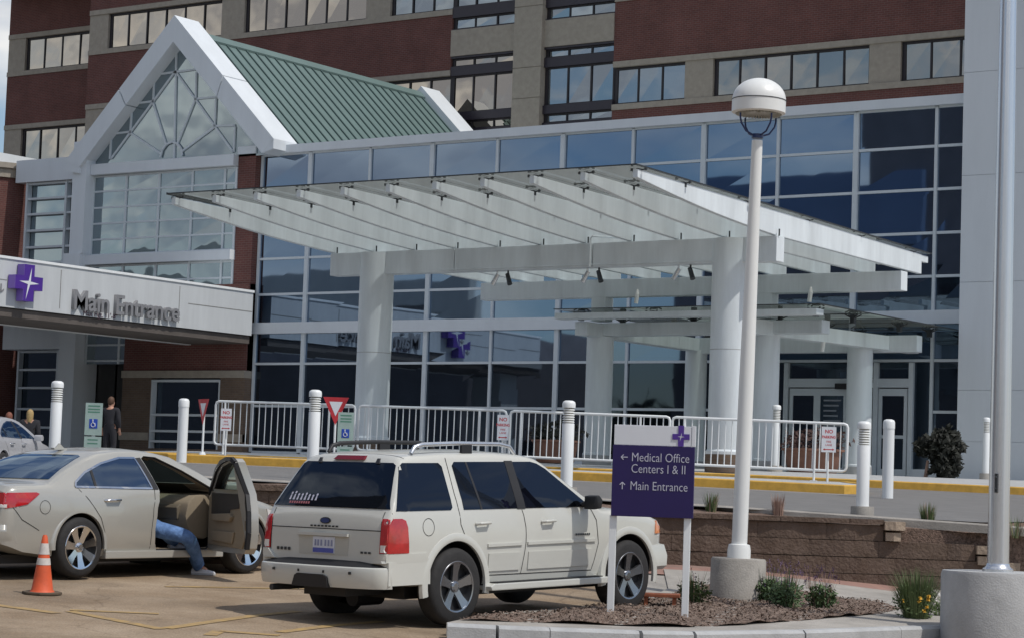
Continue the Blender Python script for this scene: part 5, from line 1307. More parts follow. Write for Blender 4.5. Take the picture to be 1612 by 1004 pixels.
for P, v in (([(1.06, 1.13), (1.10, .95), (1.10, .80), (1.04, .48)], 'R'), ([(2.20, 1.14), (2.30, 1.0), (2.33, .75), (2.24, .48)], 'R'), ([(.44, .48), (2.24, .47)], 'R'), ([(-.93, .70), (-.93, 1.13)], 'R'), ([(1.06, 1.13), (1.10, .95), (1.10, .80), (1.04, .48)], 'L'), ([(2.20, 1.14), (2.33, .75), (2.24, .48)], 'L'),
             ([(-.79, .955), (.79, .955)], 'B'), ([(-.79, .64), (-.79, 1.14)], 'B'), ([(.79, .64), (.79, 1.14)], 'B'), ([(2.62, -.75), (2.62, .75)], 'T'), ([(-.55, -.66), (-.55, .66)], 'T')):
    q = seam(P, B0, v); m.add(q.v, q.f)
circ = [(-.42+.085*math.cos(a), .985+.085*math.sin(a)) for a in fr(0, 2*PI, 24)]; q = seam(circ, B0, 'R', .006); m.add(q.v, q.f)
obj('panel_gaps', m, M['gap'], suv, fix=False)
def ring_side(pts, r, mt, nm):
    for s in (-1,):
        obj(nm, MB().tube(pts, r, 8), mt, suv, smooth=50)
# side moulding line and lower cladding crease
for v in 'RL':
    obj('side_moulding', decal([(.48, .765), (1.03, .77), (1.03, .80), (.48, .795)], B0, v, .018, .1, True), M['suv_paint'], suv, smooth=30)
    obj('side_moulding', decal([(1.12, .77), (2.27, .775), (2.27, .805), (1.12, .80)], B0, v, .018, .1, True), M['suv_paint'], suv, smooth=30)
    obj('lower_cladding', decal([(.50, .52), (1.0, .52), (1.0, .70), (.50, .70)], B0, v, .012, .1, True), M['suv_paint'], suv, smooth=30)
    obj('lower_cladding', decal([(1.14, .52), (2.18, .52), (2.22, .70), (1.14, .70)], B0, v, .012, .1, True), M['suv_paint'], suv, smooth=30)
for s in (-1, 1):
    m = MB().prism([(.46, .33), (2.42, .33), (2.46, .36), (2.44, .40), (.50, .40), (.44, .37)], lambda u, v, d: (u, d, v), s*.80, s*1.00); o_ = obj('running_board', m, M['suv_paint'], suv, bevel=.012)
    m = MB().box(.55, 2.32, min(s*.88, s*.985), max(s*.88, s*.985), .402, .412); obj('step_pad', m, M['black'], o_)
    m = MB().box(.44, 2.4, min(s*.80, s*.86), max(s*.80, s*.86), .38, .47); obj('sill', m, M['black'], suv)
    # lamps
    obj('tail_lamp', decal([(-1.1, .74), (-.72, .74), (-.735, .99), (-.76, 1.055), (-.81, 1.075), (-1.1, 1.075)], B0, 'R' if s < 0 else 'L', .012, .05, True), M['tail_red'], suv, smooth=30)
    tl_ = obj('tail_lamp', decal([(s*.96, .74), (s*.795, .74), (s*.80, 1.075), (s*.96, 1.075)], B0, 'B', .012, .05, True), M['tail_red'], suv, smooth=30)
    obj('reverse_lens', decal([(s*.93, .75), (s*.81, .75), (s*.81, .82), (s*.93, .82)], B0, 'B', .017, .05, True), M['tail_clear'], tl_, smooth=30)
    obj('headlight', decal([(s*.50, .80), (s*.86, .80), (s*.84, .97), (s*.50, .97)], B0, 'F', .01, .05, True), M['tail_clear'], suv, smooth=30)
    obj('side_marker', decal([(3.40, .83), (3.56, .83), (3.54, .97), (3.43, .97)], B0, 'R' if s < 0 else 'L', .012, .05, True), M['amber'], suv, smooth=30)
    # door handles
    for x in (.30, 1.36):
        m = MB().tube([(x-.0, s*.905, 1.0), (x+.02, s*.945, 1.005), (x+.18, s*.945, 1.01), (x+.20, s*.905, 1.01)], .016, 8); obj('door_handle', m, M['suv_paint'], suv, smooth=50)
    # mirror
    m = MB().tube([(2.08, s*.86, 1.16), (2.12, s*.95, 1.19)], [.03, .035], 8); m.prism([(2.04, 1.12), (2.17, 1.13), (2.19, 1.22), (2.13, 1.27), (2.05, 1.26)], lambda u, v, d: (u, d, v), s*.93, s*1.08); obj('mirror', m, M['black'], suv, smooth=50, bevel=.02)
    # roof rails
    m = MB().tube([(-.38, s*.60, 1.70), (-.33, s*.60, 1.765), (-.22, s*.60, 1.79), (.3, s*.60, 1.805), (1.0, s*.59, 1.80), (1.18, s*.58, 1.775), (1.26, s*.58, 1.70)], .022, 10); rl = obj('roof_rail', m, M['steel'] if s < 0 else M['black'], suv, smooth=50)
    m = MB().box(.38, .54, s*.60-.015, s*.60+.015, 1.70, 1.79); obj('rail_foot', m, M['black'], rl)
# rear bumper
pb = [(-.95, .91), (-1.04, .885), (-1.11, .80), (-1.17, .55), (-1.185, 0), (-1.17, -.55), (-1.11, -.80), (-1.04, -.885), (-.95, -.91)]
m = MB(); prof = [(0, .40), (.015, .44), (.022, .50), (.02, .57), (.012, .595), (-.01, .605)]
for (x, y) in pb:
    for o_, z in prof: k = max(0, min(1, (abs(y))/.9)); m.v.append((x-o_*(1-k*.3), y*(1+o_*.4), z))
for (x, y) in pb:
    m.v.append((x+.14 if x < -1.05 else x+.05, y*.95, .655)); 
n = len(prof); 
for i in range(len(pb)-1):
    for k in range(n-1): a = i*n+k; m.f.append((a, a+n, a+n+1, a+1))
    pass
for s in (-1, 1): m.box(-1.01, -.40, min(s*.875, s*.912), max(s*.875, s*.912), .43, .655)
rb_ = obj('rear_bumper', m, M['suv_paint'], suv, smooth=35)
m = MB(); PD = [(x+.01*(1-abs(y)/.9*.3), y*.996) for x, y in pb]; m.v = [(x, y, .603) for x, y in PD]+[(min(x+.16, -.93), y*.93, .66) for x, y in PD]; m.f = [(i, i+1, len(PD)+i+1, len(PD)+i) for i in range(len(PD)-1)]; obj('bumper_pad', m, M['black'], rb_)
m = MB().prism([(-.26, .395), (.26, .395), (.22, .50), (.18, .52), (-.18, .52), (-.24, .50)], lambda u, v, d: (d, u, v), -1.222, -1.16); obj('hitch_recess', m, M['black'], rb_)
m = MB()
for y in (-.55, -.18, .18, .55): m.lathe([(0, 0), (.014, 0)], (0, 0, 0), 8) if False else m.box(-1.205, -1.175, y-.012, y+.012, .535, .560)
obj('parking_sensor', m, M['black'], rb_)
for s in (-1, 1):    # bumper corner uprights beside the tail lamps
    obj('bumper_corner', decal([(s*.965, .645), (s*.70, .645), (s*.80, .735), (s*.965, .735)], B0, 'B', .035, .05, True), M['suv_paint'], suv, smooth=30)
    obj('bumper_corner', decal([(-1.1, .645), (-.42, .645), (-.45, .735), (-1.1, .735)], B0, 'R' if s < 0 else 'L', .012, .05, True), M['suv_paint'], suv, smooth=30)
m = MB().tube([(-1.18, .60, .36), (-.5, .56, .36)], .032, 12); obj('exhaust_pipe', m, M['steel_dark'], suv, smooth=40)
m = MB().box(-.4, 3.2, -.55, .55, .26, .42); m.tube([(0, -.7, .36), (0, .7, .36)], .06, 10); m.box(-1.0, -.45, -.30, .30, .30, .42); m.tube([(-.5, .1, .25), (-.1, .1, .25)], .09, 12); obj('underbody', m, M['black'], suv)
# front bumper
pf = [(3.36, -.90), (3.64, -.87), (3.76, -.70), (3.80, 0), (3.76, .70), (3.64, .87), (3.36, .90)]; m = MB()
for (x, y) in pf: m.v += [(x-.04, y*.97, .43), (x, y, .47), (x+.01, y, .58), (x-.03, y*.98, .70), (x-.12, y*.94, .72)]
for i in range(len(pf)-1):
    for k in range(4): a = i*5+k; m.f.append((a, a+5, a+6, a+1))
obj('front_bumper', m, M['suv_paint'], suv, smooth=35)
obj('grille', decal([(-.46, .78), (.46, .78), (.48, .97), (-.48, .97)], B0, 'F', .01, .06, True), M['chrome'], suv)
# tailgate dress-up
obj('plate_recess', decal([(-.34, .70), (.36, .70), (.38, .905), (-.36, .905)], B0, 'B', .004, .08, True), mat('recess_darker_paint', (.47, .46, .41), .4, var=.03), suv)  # panel lies flat; only its darker colour marks the recess
m = decal([(-.35, .885), (.37, .885), (.37, .915), (-.35, .915)], B0, 'B', .03, .08, True); obj('plate_lamp_bar', m, M['suv_paint'], suv)
pl = obj('licence_plate', decal([(-.155, .715), (.155, .715), (.155, .875), (-.155, .875)], B0, 'B', .014, 9, True), M['plate'], suv)
obj('plate_band', decal([(-.15, .72), (.15, .72), (.15, .765), (-.15, .765)], B0, 'B', .017, 9), M['plate_blue'], pl, fix=False)
m = MB()
for y0 in (-.12, -.075, -.03, .03, .075, .115):
    q = decal([(y0-.014, .785), (y0+.014, .785), (y0+.012, .845), (y0-.012, .845)], B0, 'B', .0165, 9); m.add(q.v, q.f)
obj('plate_characters', m, mat('plate_ink', (.25, .27, .40), .6), pl, fix=False)
m = decal([(.075*math.cos(a), 1.035+.032*math.sin(a)) for a in fr(0, 2*PI, 22)[:-1]], B0, 'B', .012, .06, True); eb = obj('oval_badge', m, M['steel_dark'], suv)
m = decal([(.062*math.cos(a), 1.035+.023*math.sin(a)) for a in fr(0, 2*PI, 22)[:-1]], B0, 'B', .015, .06); obj('badge_field', m, mat('badge_blue', (.03, .05, .16), .3), eb, fix=False)
def marks(view, x0, x1, z, h, n, nm, mt='steel_dark', parent=None):
    m = MB(); w = (x1-x0)/n
    for k in range(n):
        a = x0+w*k; q = decal([(a+w*.12, z), (a+w*.8, z), (a+w*.8, z+h), (a+w*.12, z+h)], B0, view, .008, 9); m.add(q.v, q.f)
    return obj(nm, m, M[mt], parent or suv, fix=False)
marks('B', .22, -.20, .972, .016, 8, 'tailgate_lettering', 'black'); marks('B', .70, .48, .725, .03, 4, 'trim_badge', 'steel_dark'); marks('B', -.52, -.68, .73, .02, 3, 'trim_badge'); marks('R', 1.92, 2.18, .845, .022, 8, 'door_lettering', 'steel_dark')
m = decal([(-.22, 1.635), (.22, 1.635), (.20, 1.675), (-.20, 1.675)], B0, 'B', .03, .06, True); obj('high_brake_lamp', m, mat('dark_red_lamp', (.16, .01, .015), .2), suv)
m = MB()
for y in (-.42, .42): q = decal([(y-.035, 1.60), (y+.02, 1.60), (y+.035, 1.65), (y+.005, 1.65)], B0, 'B', .02, 9, True); m.add(q.v, q.f)
obj('glass_hinge', m, M['black'], suv, fix=False)
# family figure stickers on the glass
m = MB()
hs_ = [.075, .085, .06, .06, .07, .055, .05, .065]
for k, h in enumerate(hs_):
    y = .62-k*.055; q = decal([(y-.014, 1.225), (y+.014, 1.225), (y+.008, 1.225+h*.65), (y-.008, 1.225+h*.65)], B0, 'B', .011, 9); m.add(q.v, q.f)
    q = decal([(y+.014*math.cos(a), 1.225+h*.85+.013*math.sin(a)) for a in fr(0, 2*PI, 8)[:-1]], B0, 'B', .011, 9); m.add(q.v, q.f)
obj('window_sticker', m, M['letter_white'], suv, fix=False)
m = MB()
for k in range(9): y = .60-k*.035; q = decal([(y-.012, 1.190), (y+.012, 1.190), (y+.012, 1.212), (y-.012, 1.212)], B0, 'B', .011, 9); m.add(q.v, q.f)
obj('window_sticker', m, mat('sticker_red', (.35, .12, .14), .6), suv, fix=False)

# ------------------------------------------------------------------ sedans
def sedan(label, loc, rot, paint, opened=False, nsp=7):
    car = thing('sedan', label, 'car', loc, rot)
    W = [(.20, .82), (.30, .88), (.5, .92), (.70, .93), (.85, .925), (.97, .90), (1.03, .86), (1.10, .82), (1.25, .735), (1.40, .63), (1.50, .54)]
    zt = [(-1.10, .55), (-1.08, .80), (-1.04, 1.0), (-.98, 1.055), (-.80, 1.075), (-.50, 1.085), (-.42, 1.10), (-.1, 1.25), (.25, 1.385), (.50, 1.45), (.8, 1.485), (1.1, 1.50), (1.4, 1.485), (1.70, 1.44), (2.1, 1.27), (2.5, 1.07), (2.63, 1.00), (2.70, .985), (3.0, .95), (3.4, .87), (3.65, .78), (3.74, .68), (3.77, .5)]
    zb = [(-1.10, .38), (-.8, .28), (-.3, .22), (3.2, .22), (3.6, .24), (3.77, .32)]
    plan = [(-1.10, .80), (-1.04, .87), (-.95, .92), (-.7, .965), (-.3, .99), (.2, 1.0), (2.6, 1.0), (3.1, .98), (3.4, .93), (3.6, .83), (3.72, .70), (3.77, .62)]
    xs = [-1.10, -1.09, -1.08, -1.06, -1.04, -1.01, -.98, -.95, -.9, -.8, -.65, -.5, -.46, -.42, -.35]+fr(-.2, 2.4, 26)+[2.48, 2.55, 2.62, 2.8, 3.0, 3.2, 3.4, 3.5, 3.6, 3.65, 3.7, 3.74, 3.77]
    sh = mk_mesh(car_shell(xs, W, plan, zt, zb, edge=.06)); B = bvh_of(sh); sh.materials.append(M[paint])
    wr = .385; cuts = [(well(x, a, b, wr, .355), M['black']) for x in (0, 2.84) for a, b in ((-1.2, -.56), (.56, 1.2))]
    APT = [(x+(.16 if x > 1.3 else .30), z) for x, z in [(.98, .30), (2.02, .30), (2.10, .40), (2.14, .60), (2.15, .95), (2.12, 1.02), (1.66, 1.25), (1.40, 1.355), (1.15, 1.40), (.96, 1.41), (.90, 1.38), (1.00, 1.0), (.93, .80), (.90, .55), (.93, .38)]]
    if opened:
        inner = car_shell(fr(-.05, 2.5, 22), W, [(-.1, .99), (3, .99)], [(-.05, 1.0), (.25, 1.30), (.5, 1.40), (.8, 1.44), (1.4, 1.44), (1.6, 1.40), (2.0, 1.22), (2.5, .96)], [(-.1, .26), (3, .26)], edge=.06, shrink=.05)
        cuts.append((inner, M['dark_trim']))
        cuts.append((MB().prism(APT, lambda u, v, d: (u, d, v), -1.2, -.45), M['beige_trim']))
        LW = [(1.2, 1.02), (2.1, 1.02), (1.70, 1.25), (1.48, 1.345), (1.2, 1.365)]
        cuts.append((MB().prism(LW, lambda u, v, d: (u, d, v), .45, 1.2), M['black']))
        WS = [(-.66, 1.09), (.66, 1.09), (.50, 1.38), (-.50, 1.38)]
        cuts.append((MB().prism(WS, lambda u, v, d: (d, u, v), 1.52, 2.85), M['black']))
    cut = boolean_cut(sh, cuts, None)
    obj('body', cut, None, car, smooth=30)
    for x in (0, 2.84):
        for s in (-1, 1):
            obj('wheel_arch', arch(x, .383, .355, s*.905, .1, s, .05, -5, 185), M[paint], car, smooth=50); wheel(car, x, s*.82, .345, .23, .245, nsp, s, 'chrome')
    RW = [(-.06, 1.035), (1.18, 1.03), (1.08, 1.385), (.82, 1.38), (.48, 1.31), (.16, 1.20), (-.03, 1.09)]
    FW = [(1.30, 1.03), (2.20, 1.035), (1.76, 1.25), (1.50, 1.345), (1.32, 1.385), (1.20, 1.385)]
    for v in 'RL':
        gg = 'car_glass_blue'
        o_ = obj('rear_door_glass', decal(RW, B, v, .006, .07, True), M[gg], car, smooth=40)
        obj('divider', decal([(.24, 1.03), (.28, 1.03), (.295, 1.25), (.255, 1.23)], B, v, .010, .08), M['black'], o_)
        m = seam(RW+[RW[0]], B, v, .022, .010); obj('chrome_trim', m, M['chrome'], car, fix=False)
        if not opened: obj('front_door_glass', decal(FW, B, v, .006, .07, True), M[gg], car, smooth=40)
        obj('door_pillar', decal([(1.18, 1.02), (1.30, 1.02), (1.21, 1.40), (1.08, 1.395)] if not (opened and v == 'R') else [(1.18, 1.02), (1.285, 1.02), (1.18, 1.39), (1.08, 1.38)], B, v, .009, .08, True), M['black'], car, smooth=40)
    obj('rear_glass', decal([(-.72, 1.115), (.72, 1.115), (.54, 1.38), (.46, 1.40), (-.46, 1.40), (-.54, 1.38)], B, 'B', .016, .045, True), M['car_glass_blue'], car, smooth=40)
    ws = [(-.74, 1.06), (.74, 1.06), (.56, 1.41), (-.56, 1.41)]
    if opened:
        obj('windscreen', decal(ws, B, 'F', .004, .07), M['tint_glass'], car, smooth=40, fix=False); obj('driver_glass', decal(FW, B, 'L', .004, .07), M['tint_glass'], car, smooth=40, fix=False)
    else: obj('windscreen', decal(ws, B, 'F', .006, .07, True), M['car_glass_blue'], car, smooth=40)
    m = MB()
    for P, v in (([(1.22, 1.02), (1.17, .75), (1.16, .38)], 'L'), ([(-.04, 1.03), (.12, .88), (.30, .68), (.42, .42), (.45, .30)], 'R'), ([(.45, .30), (2.0, .28)], 'L'), ([(2.72, -.8), (2.72, .8)], 'T'), ([(-.98, .80), (-.86, .66), (-.62, .54)], 'R')):
        q = seam(P, B, v, .008); m.add(q.v, q.f)
    q = seam([(1.22, 1.02), (1.16, .80), (1.14, .55), (1.16, .32)], B, 'R', .008); m.add(q.v, q.f)
    q = seam([(-.55+.075*math.cos(a), .80+.075*math.sin(a)) for a in fr(0, 2*PI, 22)], B, 'R', .006); m.add(q.v, q.f)
    obj('panel_gaps', m, M['gap'], car, fix=False)
    for s in (-1, 1):
        v = 'R' if s < 0 else 'L'
        tl_ = obj('tail_lamp', decal([(-1.05, .78), (-.80, .83), (-.62, .95), (-.66, .965), (-1.07, .955)], B, v, .010, .05, True), M['tail_red'], car, smooth=30)
        tb = obj('tail_lamp', decal([(s*.38, .80), (s*.86, .80), (s*.86, .955), (s*.50, .955)], B, 'B', .010, .05, True), M['tail_red'], car, smooth=30)
        obj('clear_strip', decal([(s*.45, .79), (s*.86, .79), (s*.86, .825), (s*.45, .825)], B, 'B', .014, .05, True), M['tail_clear'], tb, smooth=30)
        obj('headlight', decal([(3.25, .66), (3.6, .62), (3.62, .70), (3.2, .80)], B, v, .010, .05, True), M['tail_clear'], car, smooth=30)
        m = MB().tube([(.36, s*.915, .88), (.39, s*.955, .885), (.58, s*.955, .89), (.61, s*.915, .89)], .015, 8); obj('door_handle', m, M['chrome'], car, smooth=50)
        if not (opened and s < 0):
            m = MB().tube([(1.15, s*.915, .89), (1.18, s*.955, .895), (1.36, s*.955, .90), (1.40, s*.915, .90)], .015, 8); obj('door_handle', m, M['chrome'], car, smooth=50)
            m = MB().prism([(2.0, .98), (2.16, 1.0), (2.18, 1.08), (2.10, 1.13), (2.0, 1.11)], lambda u, v_, d: (u, d, v_), s*.90, s*1.08); obj('mirror', m, M[paint], car, smooth=50, bevel=.02)
        m = MB().prism([(.42, .21), (2.42, .21), (2.42, .30), (.42, .30)], lambda u, v_, d: (u, d, v_), s*.80, s*.905); obj('sill', m, M[paint], car, bevel=.012)
    m = MB().box(-.9, 3.3, -.6, .6, .16, .26); m.tube([(0, -.7, .34), (0, .7, .34)], .05, 8); obj('underbody', m, M['black'], car)
    m = MB().prism([(-.06+.46, 1.455), (.10+.46, 1.47), (.02+.46, 1.53)], lambda u, v_, d: (u, d, v_), -.012, .012); m.box(.38, .58, -.03, .03, 1.455, 1.475); obj('antenna_fin', m, M[paint], car)
    pr_ = obj('licence_plate', decal([(-.15, .66), (.15, .66), (.15, .80), (-.15, .80)], B, 'B', .012, 9, True), M['plate'], car)
    obj('rear_bumper', decal([(-.84, .40), (.84, .40), (.86, .60), (-.86, .60)], B, 'B', .02, .08, True), M[paint], car, smooth=40)
    return car, B, APT
M['tint_glass'] = clear_glass('tinted_car_glass', (0.50, 0.62, 0.55), 0.97, 0.06)
BZ = Vector((-19.85, 18.72, .235))
buick, BB, APT = sedan('champagne sedan with its front passenger door open and someone stepping out', BZ, (0, -R(0.6), R(89.6)), 'buick_paint', True, 7)
setp(buick, 'champagne sedan with its front passenger door standing open')
# interior
m = MB().prism([(1.90, .58), (1.86, .70), (1.90, .86), (2.02, .95), (2.40, .98), (2.45, .5), (2.2, .42), (2.0, .45)], lambda u, v, d: (u, d, v), -.78, .78); obj('dashboard', m, M['beige_trim'], buick, bevel=.03, smooth=50)
m = MB().prism([(1.84, .66), (1.83, .80), (1.87, .84), (1.93, .84), (1.93, .64)], lambda u, v, d: (u, d, v), -.66, -.20); obj('glovebox', m, mat('olive_trim', (.15, .125, .09), .6), buick, bevel=.015)
m = MB().prism([(.9, .30), (1.9, .30), (1.92, .62), (1.6, .52), (.9, .50)], lambda u, v, d: (u, d, v), -.12, .12); obj('console', m, M['dark_trim'], buick, bevel=.02)
for s in (-1, 1):
    S0 = .14
    m = MB().prism([(.62, .34), (1.22, .38), (1.28, .50), (1.18, .55), (.62, .48)], lambda u, v, d: (u, d, v), s*.16, s*.66); m.prism([(.42, .48), (.68, .48), (.50, 1.12), (.34, 1.12)], lambda u, v, d: (u, d, v), s*.16, s*.64)
    m.prism([(.38, 1.14), (.46, 1.14), (.44, 1.30), (.36, 1.30)], lambda u, v, d: (u, d, v), s*.27, s*.50); m.v = [(v[0]+.14, v[1], v[2]) for v in m.v]; obj('seat', m, M['beige_trim'], buick, bevel=.04, smooth=50)
tr_ = []
for a in fr(0, 2*PI, 24): tr_.append((1.66+.05*math.sin(a), .38+.19*math.cos(a), .86+.18*math.sin(a)))
obj('steering_wheel', MB().tube(tr_, .016, 8, cap=False), M['dark_trim'], buick, smooth=50)
# the open door, hinged at the front of the opening
HX, HY = 2.29, -.885; OA = R(65)
def dp(s, z, dd):   # s back from the hinge, dd outwards
    c, q = math.cos(OA), math.sin(OA)
    # closed: direction (-1,0); outward (0,-1). opening swings the free end outwards
    return (HX-s*c+dd*q, HY-s*q-dd*c, z)
lean = lambda z: 0 if z < 1.0 else (z-1.0)*.42
door_out = [(0, .34), (.10, .29), (1.12, .29), (1.20, .36), (1.24, .55), (1.21, .80), (1.13, 1.0), (1.13, 1.37), (1.08, 1.41), (.95, 1.41), (.72, 1.365), (.48, 1.27), (.12, 1.05), (.0, .98)]
win = [(1.06, 1.04), (1.06, 1.34), (1.02, 1.36), (.93, 1.355), (.74, 1.315), (.50, 1.21), (.22, 1.04)]
def door_prism(poly, d0, d1):
    return MB().prism(poly, lambda u, v, d: dp(u, v, d-lean(v)), d0, d1)
dm = mk_mesh(door_prism(door_out, -.10, .03)); dm.materials.append(M['buick_paint'])
dm2 = boolean_cut(dm, [(door_prism(win, -.3, .3), M['black'])], None)
do = obj('door', dm2, None, buick, smooth=30)
tin = [(.06, .37), (1.10, .35), (1.17, .44), (1.18, .62), (1.12, .86), (1.08, 1.0), (.14, 1.0), (.06, .92)]
obj('door_trim', door_prism(tin, -.125, -.101), M['beige_trim'], do, bevel=.008)
obj('door_inset', door_prism([(.16, .74), (.70, .72), (.74, .80), (1.0, .82), (1.02, .99), (.16, .99)], -.135, -.1255), M['dark_trim'], do, bevel=.004)
obj('armrest', door_prism([(.28, .66), (.80, .66), (.86, .72), (.80, .76), (.28, .74)], -.175, -.126), M['beige_trim'], do, bevel=.015)
obj('door_pocket', door_prism([(.22, .42), (.85, .40), (.90, .54), (.22, .54)], -.15, -.126), M['beige_trim'], do, bevel=.01)
obj('window_seal', door_prism([(0.02, .985), (1.10, .985), (1.10, 1.03), (.02, 1.03)], -.112, -.10), M['black'], do)
fm_ = MB(); wp_ = [(.03, .99), (.14, 1.06), (.49, 1.275), (.72, 1.37), (.95, 1.415), (1.08, 1.415), (1.135, 1.37), (1.15, 1.0), (1.22, .80), (1.245, .55), (1.21, .36)]
for i in range(len(wp_)-1): fm_.bar(dp(wp_[i][0]-.015, wp_[i][1]-.012, -.095-lean(wp_[i][1])), dp(wp_[i+1][0]-.015, wp_[i+1][1]-.012, -.095-lean(wp_[i+1][1])), .05, .05)
obj('rubber_seal', fm_, M['black'], do)
g = MB(); g.add([dp(u, v, -.03-lean(v)) for u, v in win], [tuple(range(len(win)))]); obj('glass', g, M['tint_glass'], do, fix=False)
m = MB().prism([(.05, 1.0), (.20, 1.0), (.22, 1.09), (.12, 1.13), (.03, 1.11)], lambda u, v, d: dp(u, v, d), .04, .22); obj('mirror', m, M['buick_paint'], do, bevel=.02, smooth=50)
# weather seal round the opening
m = MB(); ap = [(x, z) for x, z in APT]
for i in range(len(ap)):
    a, b = ap[i], ap[(i+1) % len(ap)]
    ya = -lerp_tab([(.2, .84), (.5, .91), (.85, .915), (1.03, .85), (1.25, .73), (1.42, .61)], a[1])+.035; yb = -lerp_tab([(.2, .84), (.5, .91), (.85, .915), (1.03, .85), (1.25, .73), (1.42, .61)], b[1])+.035
    m.tube([(a[0], ya, a[1]), (b[0], yb, b[1])], .014, 6)
obj('rubber_seal', m, M['black'], buick)

M['white_car'] = mat('white_car_paint', (0.42, 0.42, 0.44), 0.35, var=.03, coat=.5)
cp = at(22, 705, 50.0); cl = XY(LD(cp.x, cp.y)[0]-1.1, LD(cp.x, cp.y)[1])
wc, WB_, _ = sedan('white sedan with red tail lamps at the far left edge', (cl[0], cl[1], hi_z(*cl)), (0, 0, R(118)), 'white_car', False, 5)
obj('tail_reflector', decal([(-.62, .78), (.62, .78), (.60, .90), (-.60, .90)], WB_, 'B', .012, .08, True), M['tail_red'], wc)

# ================================================================== PEOPLE
def skin(joints, edges, root, name='b', sub=2):
    """joints: {name: (co, radius)}; grows one continuous surface"""
    me = bpy.data.meshes.new(name); names = list(joints); idx = {n: i for i, n in enumerate(names)}
    me.from_pydata([joints[n][0] for n in names], [(idx[a], idx[b]) for a, b in edges], [])
    o = bpy.data.objects.new(name, me); COL.objects.link(o)
    md = o.modifiers.new('s', 'SKIN'); md.use_smooth_shade = True
    sv = me.skin_vertices[0].data
    for n in names:
        r = joints[n][1]; r = r if isinstance(r, tuple) else (r, r); sv[idx[n]].radius = r; sv[idx[n]].use_root = (n == root)
    md2 = o.modifiers.new('u', 'SUBSURF'); md2.levels = sub; md2.render_levels = sub
    bpy.context.view_layer.update()
    r = bpy.data.meshes.new_from_object(o.evaluated_get(bpy.context.evaluated_depsgraph_get())); bpy.data.objects.remove(o)
    return r
def chain(*n): return [(n[i], n[i+1]) for i in range(len(n)-1)]
def hand(J, E, w, tip, side, nm):
    w = Vector(w); d = (Vector(tip)-w).normalized(); s = Vector(side).normalized(); u = d.cross(s)
    J[nm+'palm'] = (w+d*.05, (.036, .018)); E.append((nm+'wrist', nm+'palm'))
    for k, (o_, ln) in enumerate(((-.028, .062), (-.010, .075), (.010, .080), (.027, .070))):
        a = nm+'k%d' % k; J[a] = (w+d*.095+s*o_, .0105); J[a+'m'] = (w+d*(.095+ln*.5)+s*o_*1.1+u*.006, .009); J[a+'t'] = (w+d*(.095+ln*.95)+s*o_*1.1+u*.022, .0075); E += [(nm+'palm', a), (a, a+'m'), (a+'m', a+'t')]
    J[nm+'th'] = (w+d*.055+s*.048+u*.008, .011); J[nm+'tht'] = (w+d*.095+s*.062+u*.014, .009); E += [(nm+'palm', nm+'th'), (nm+'th', nm+'tht')]
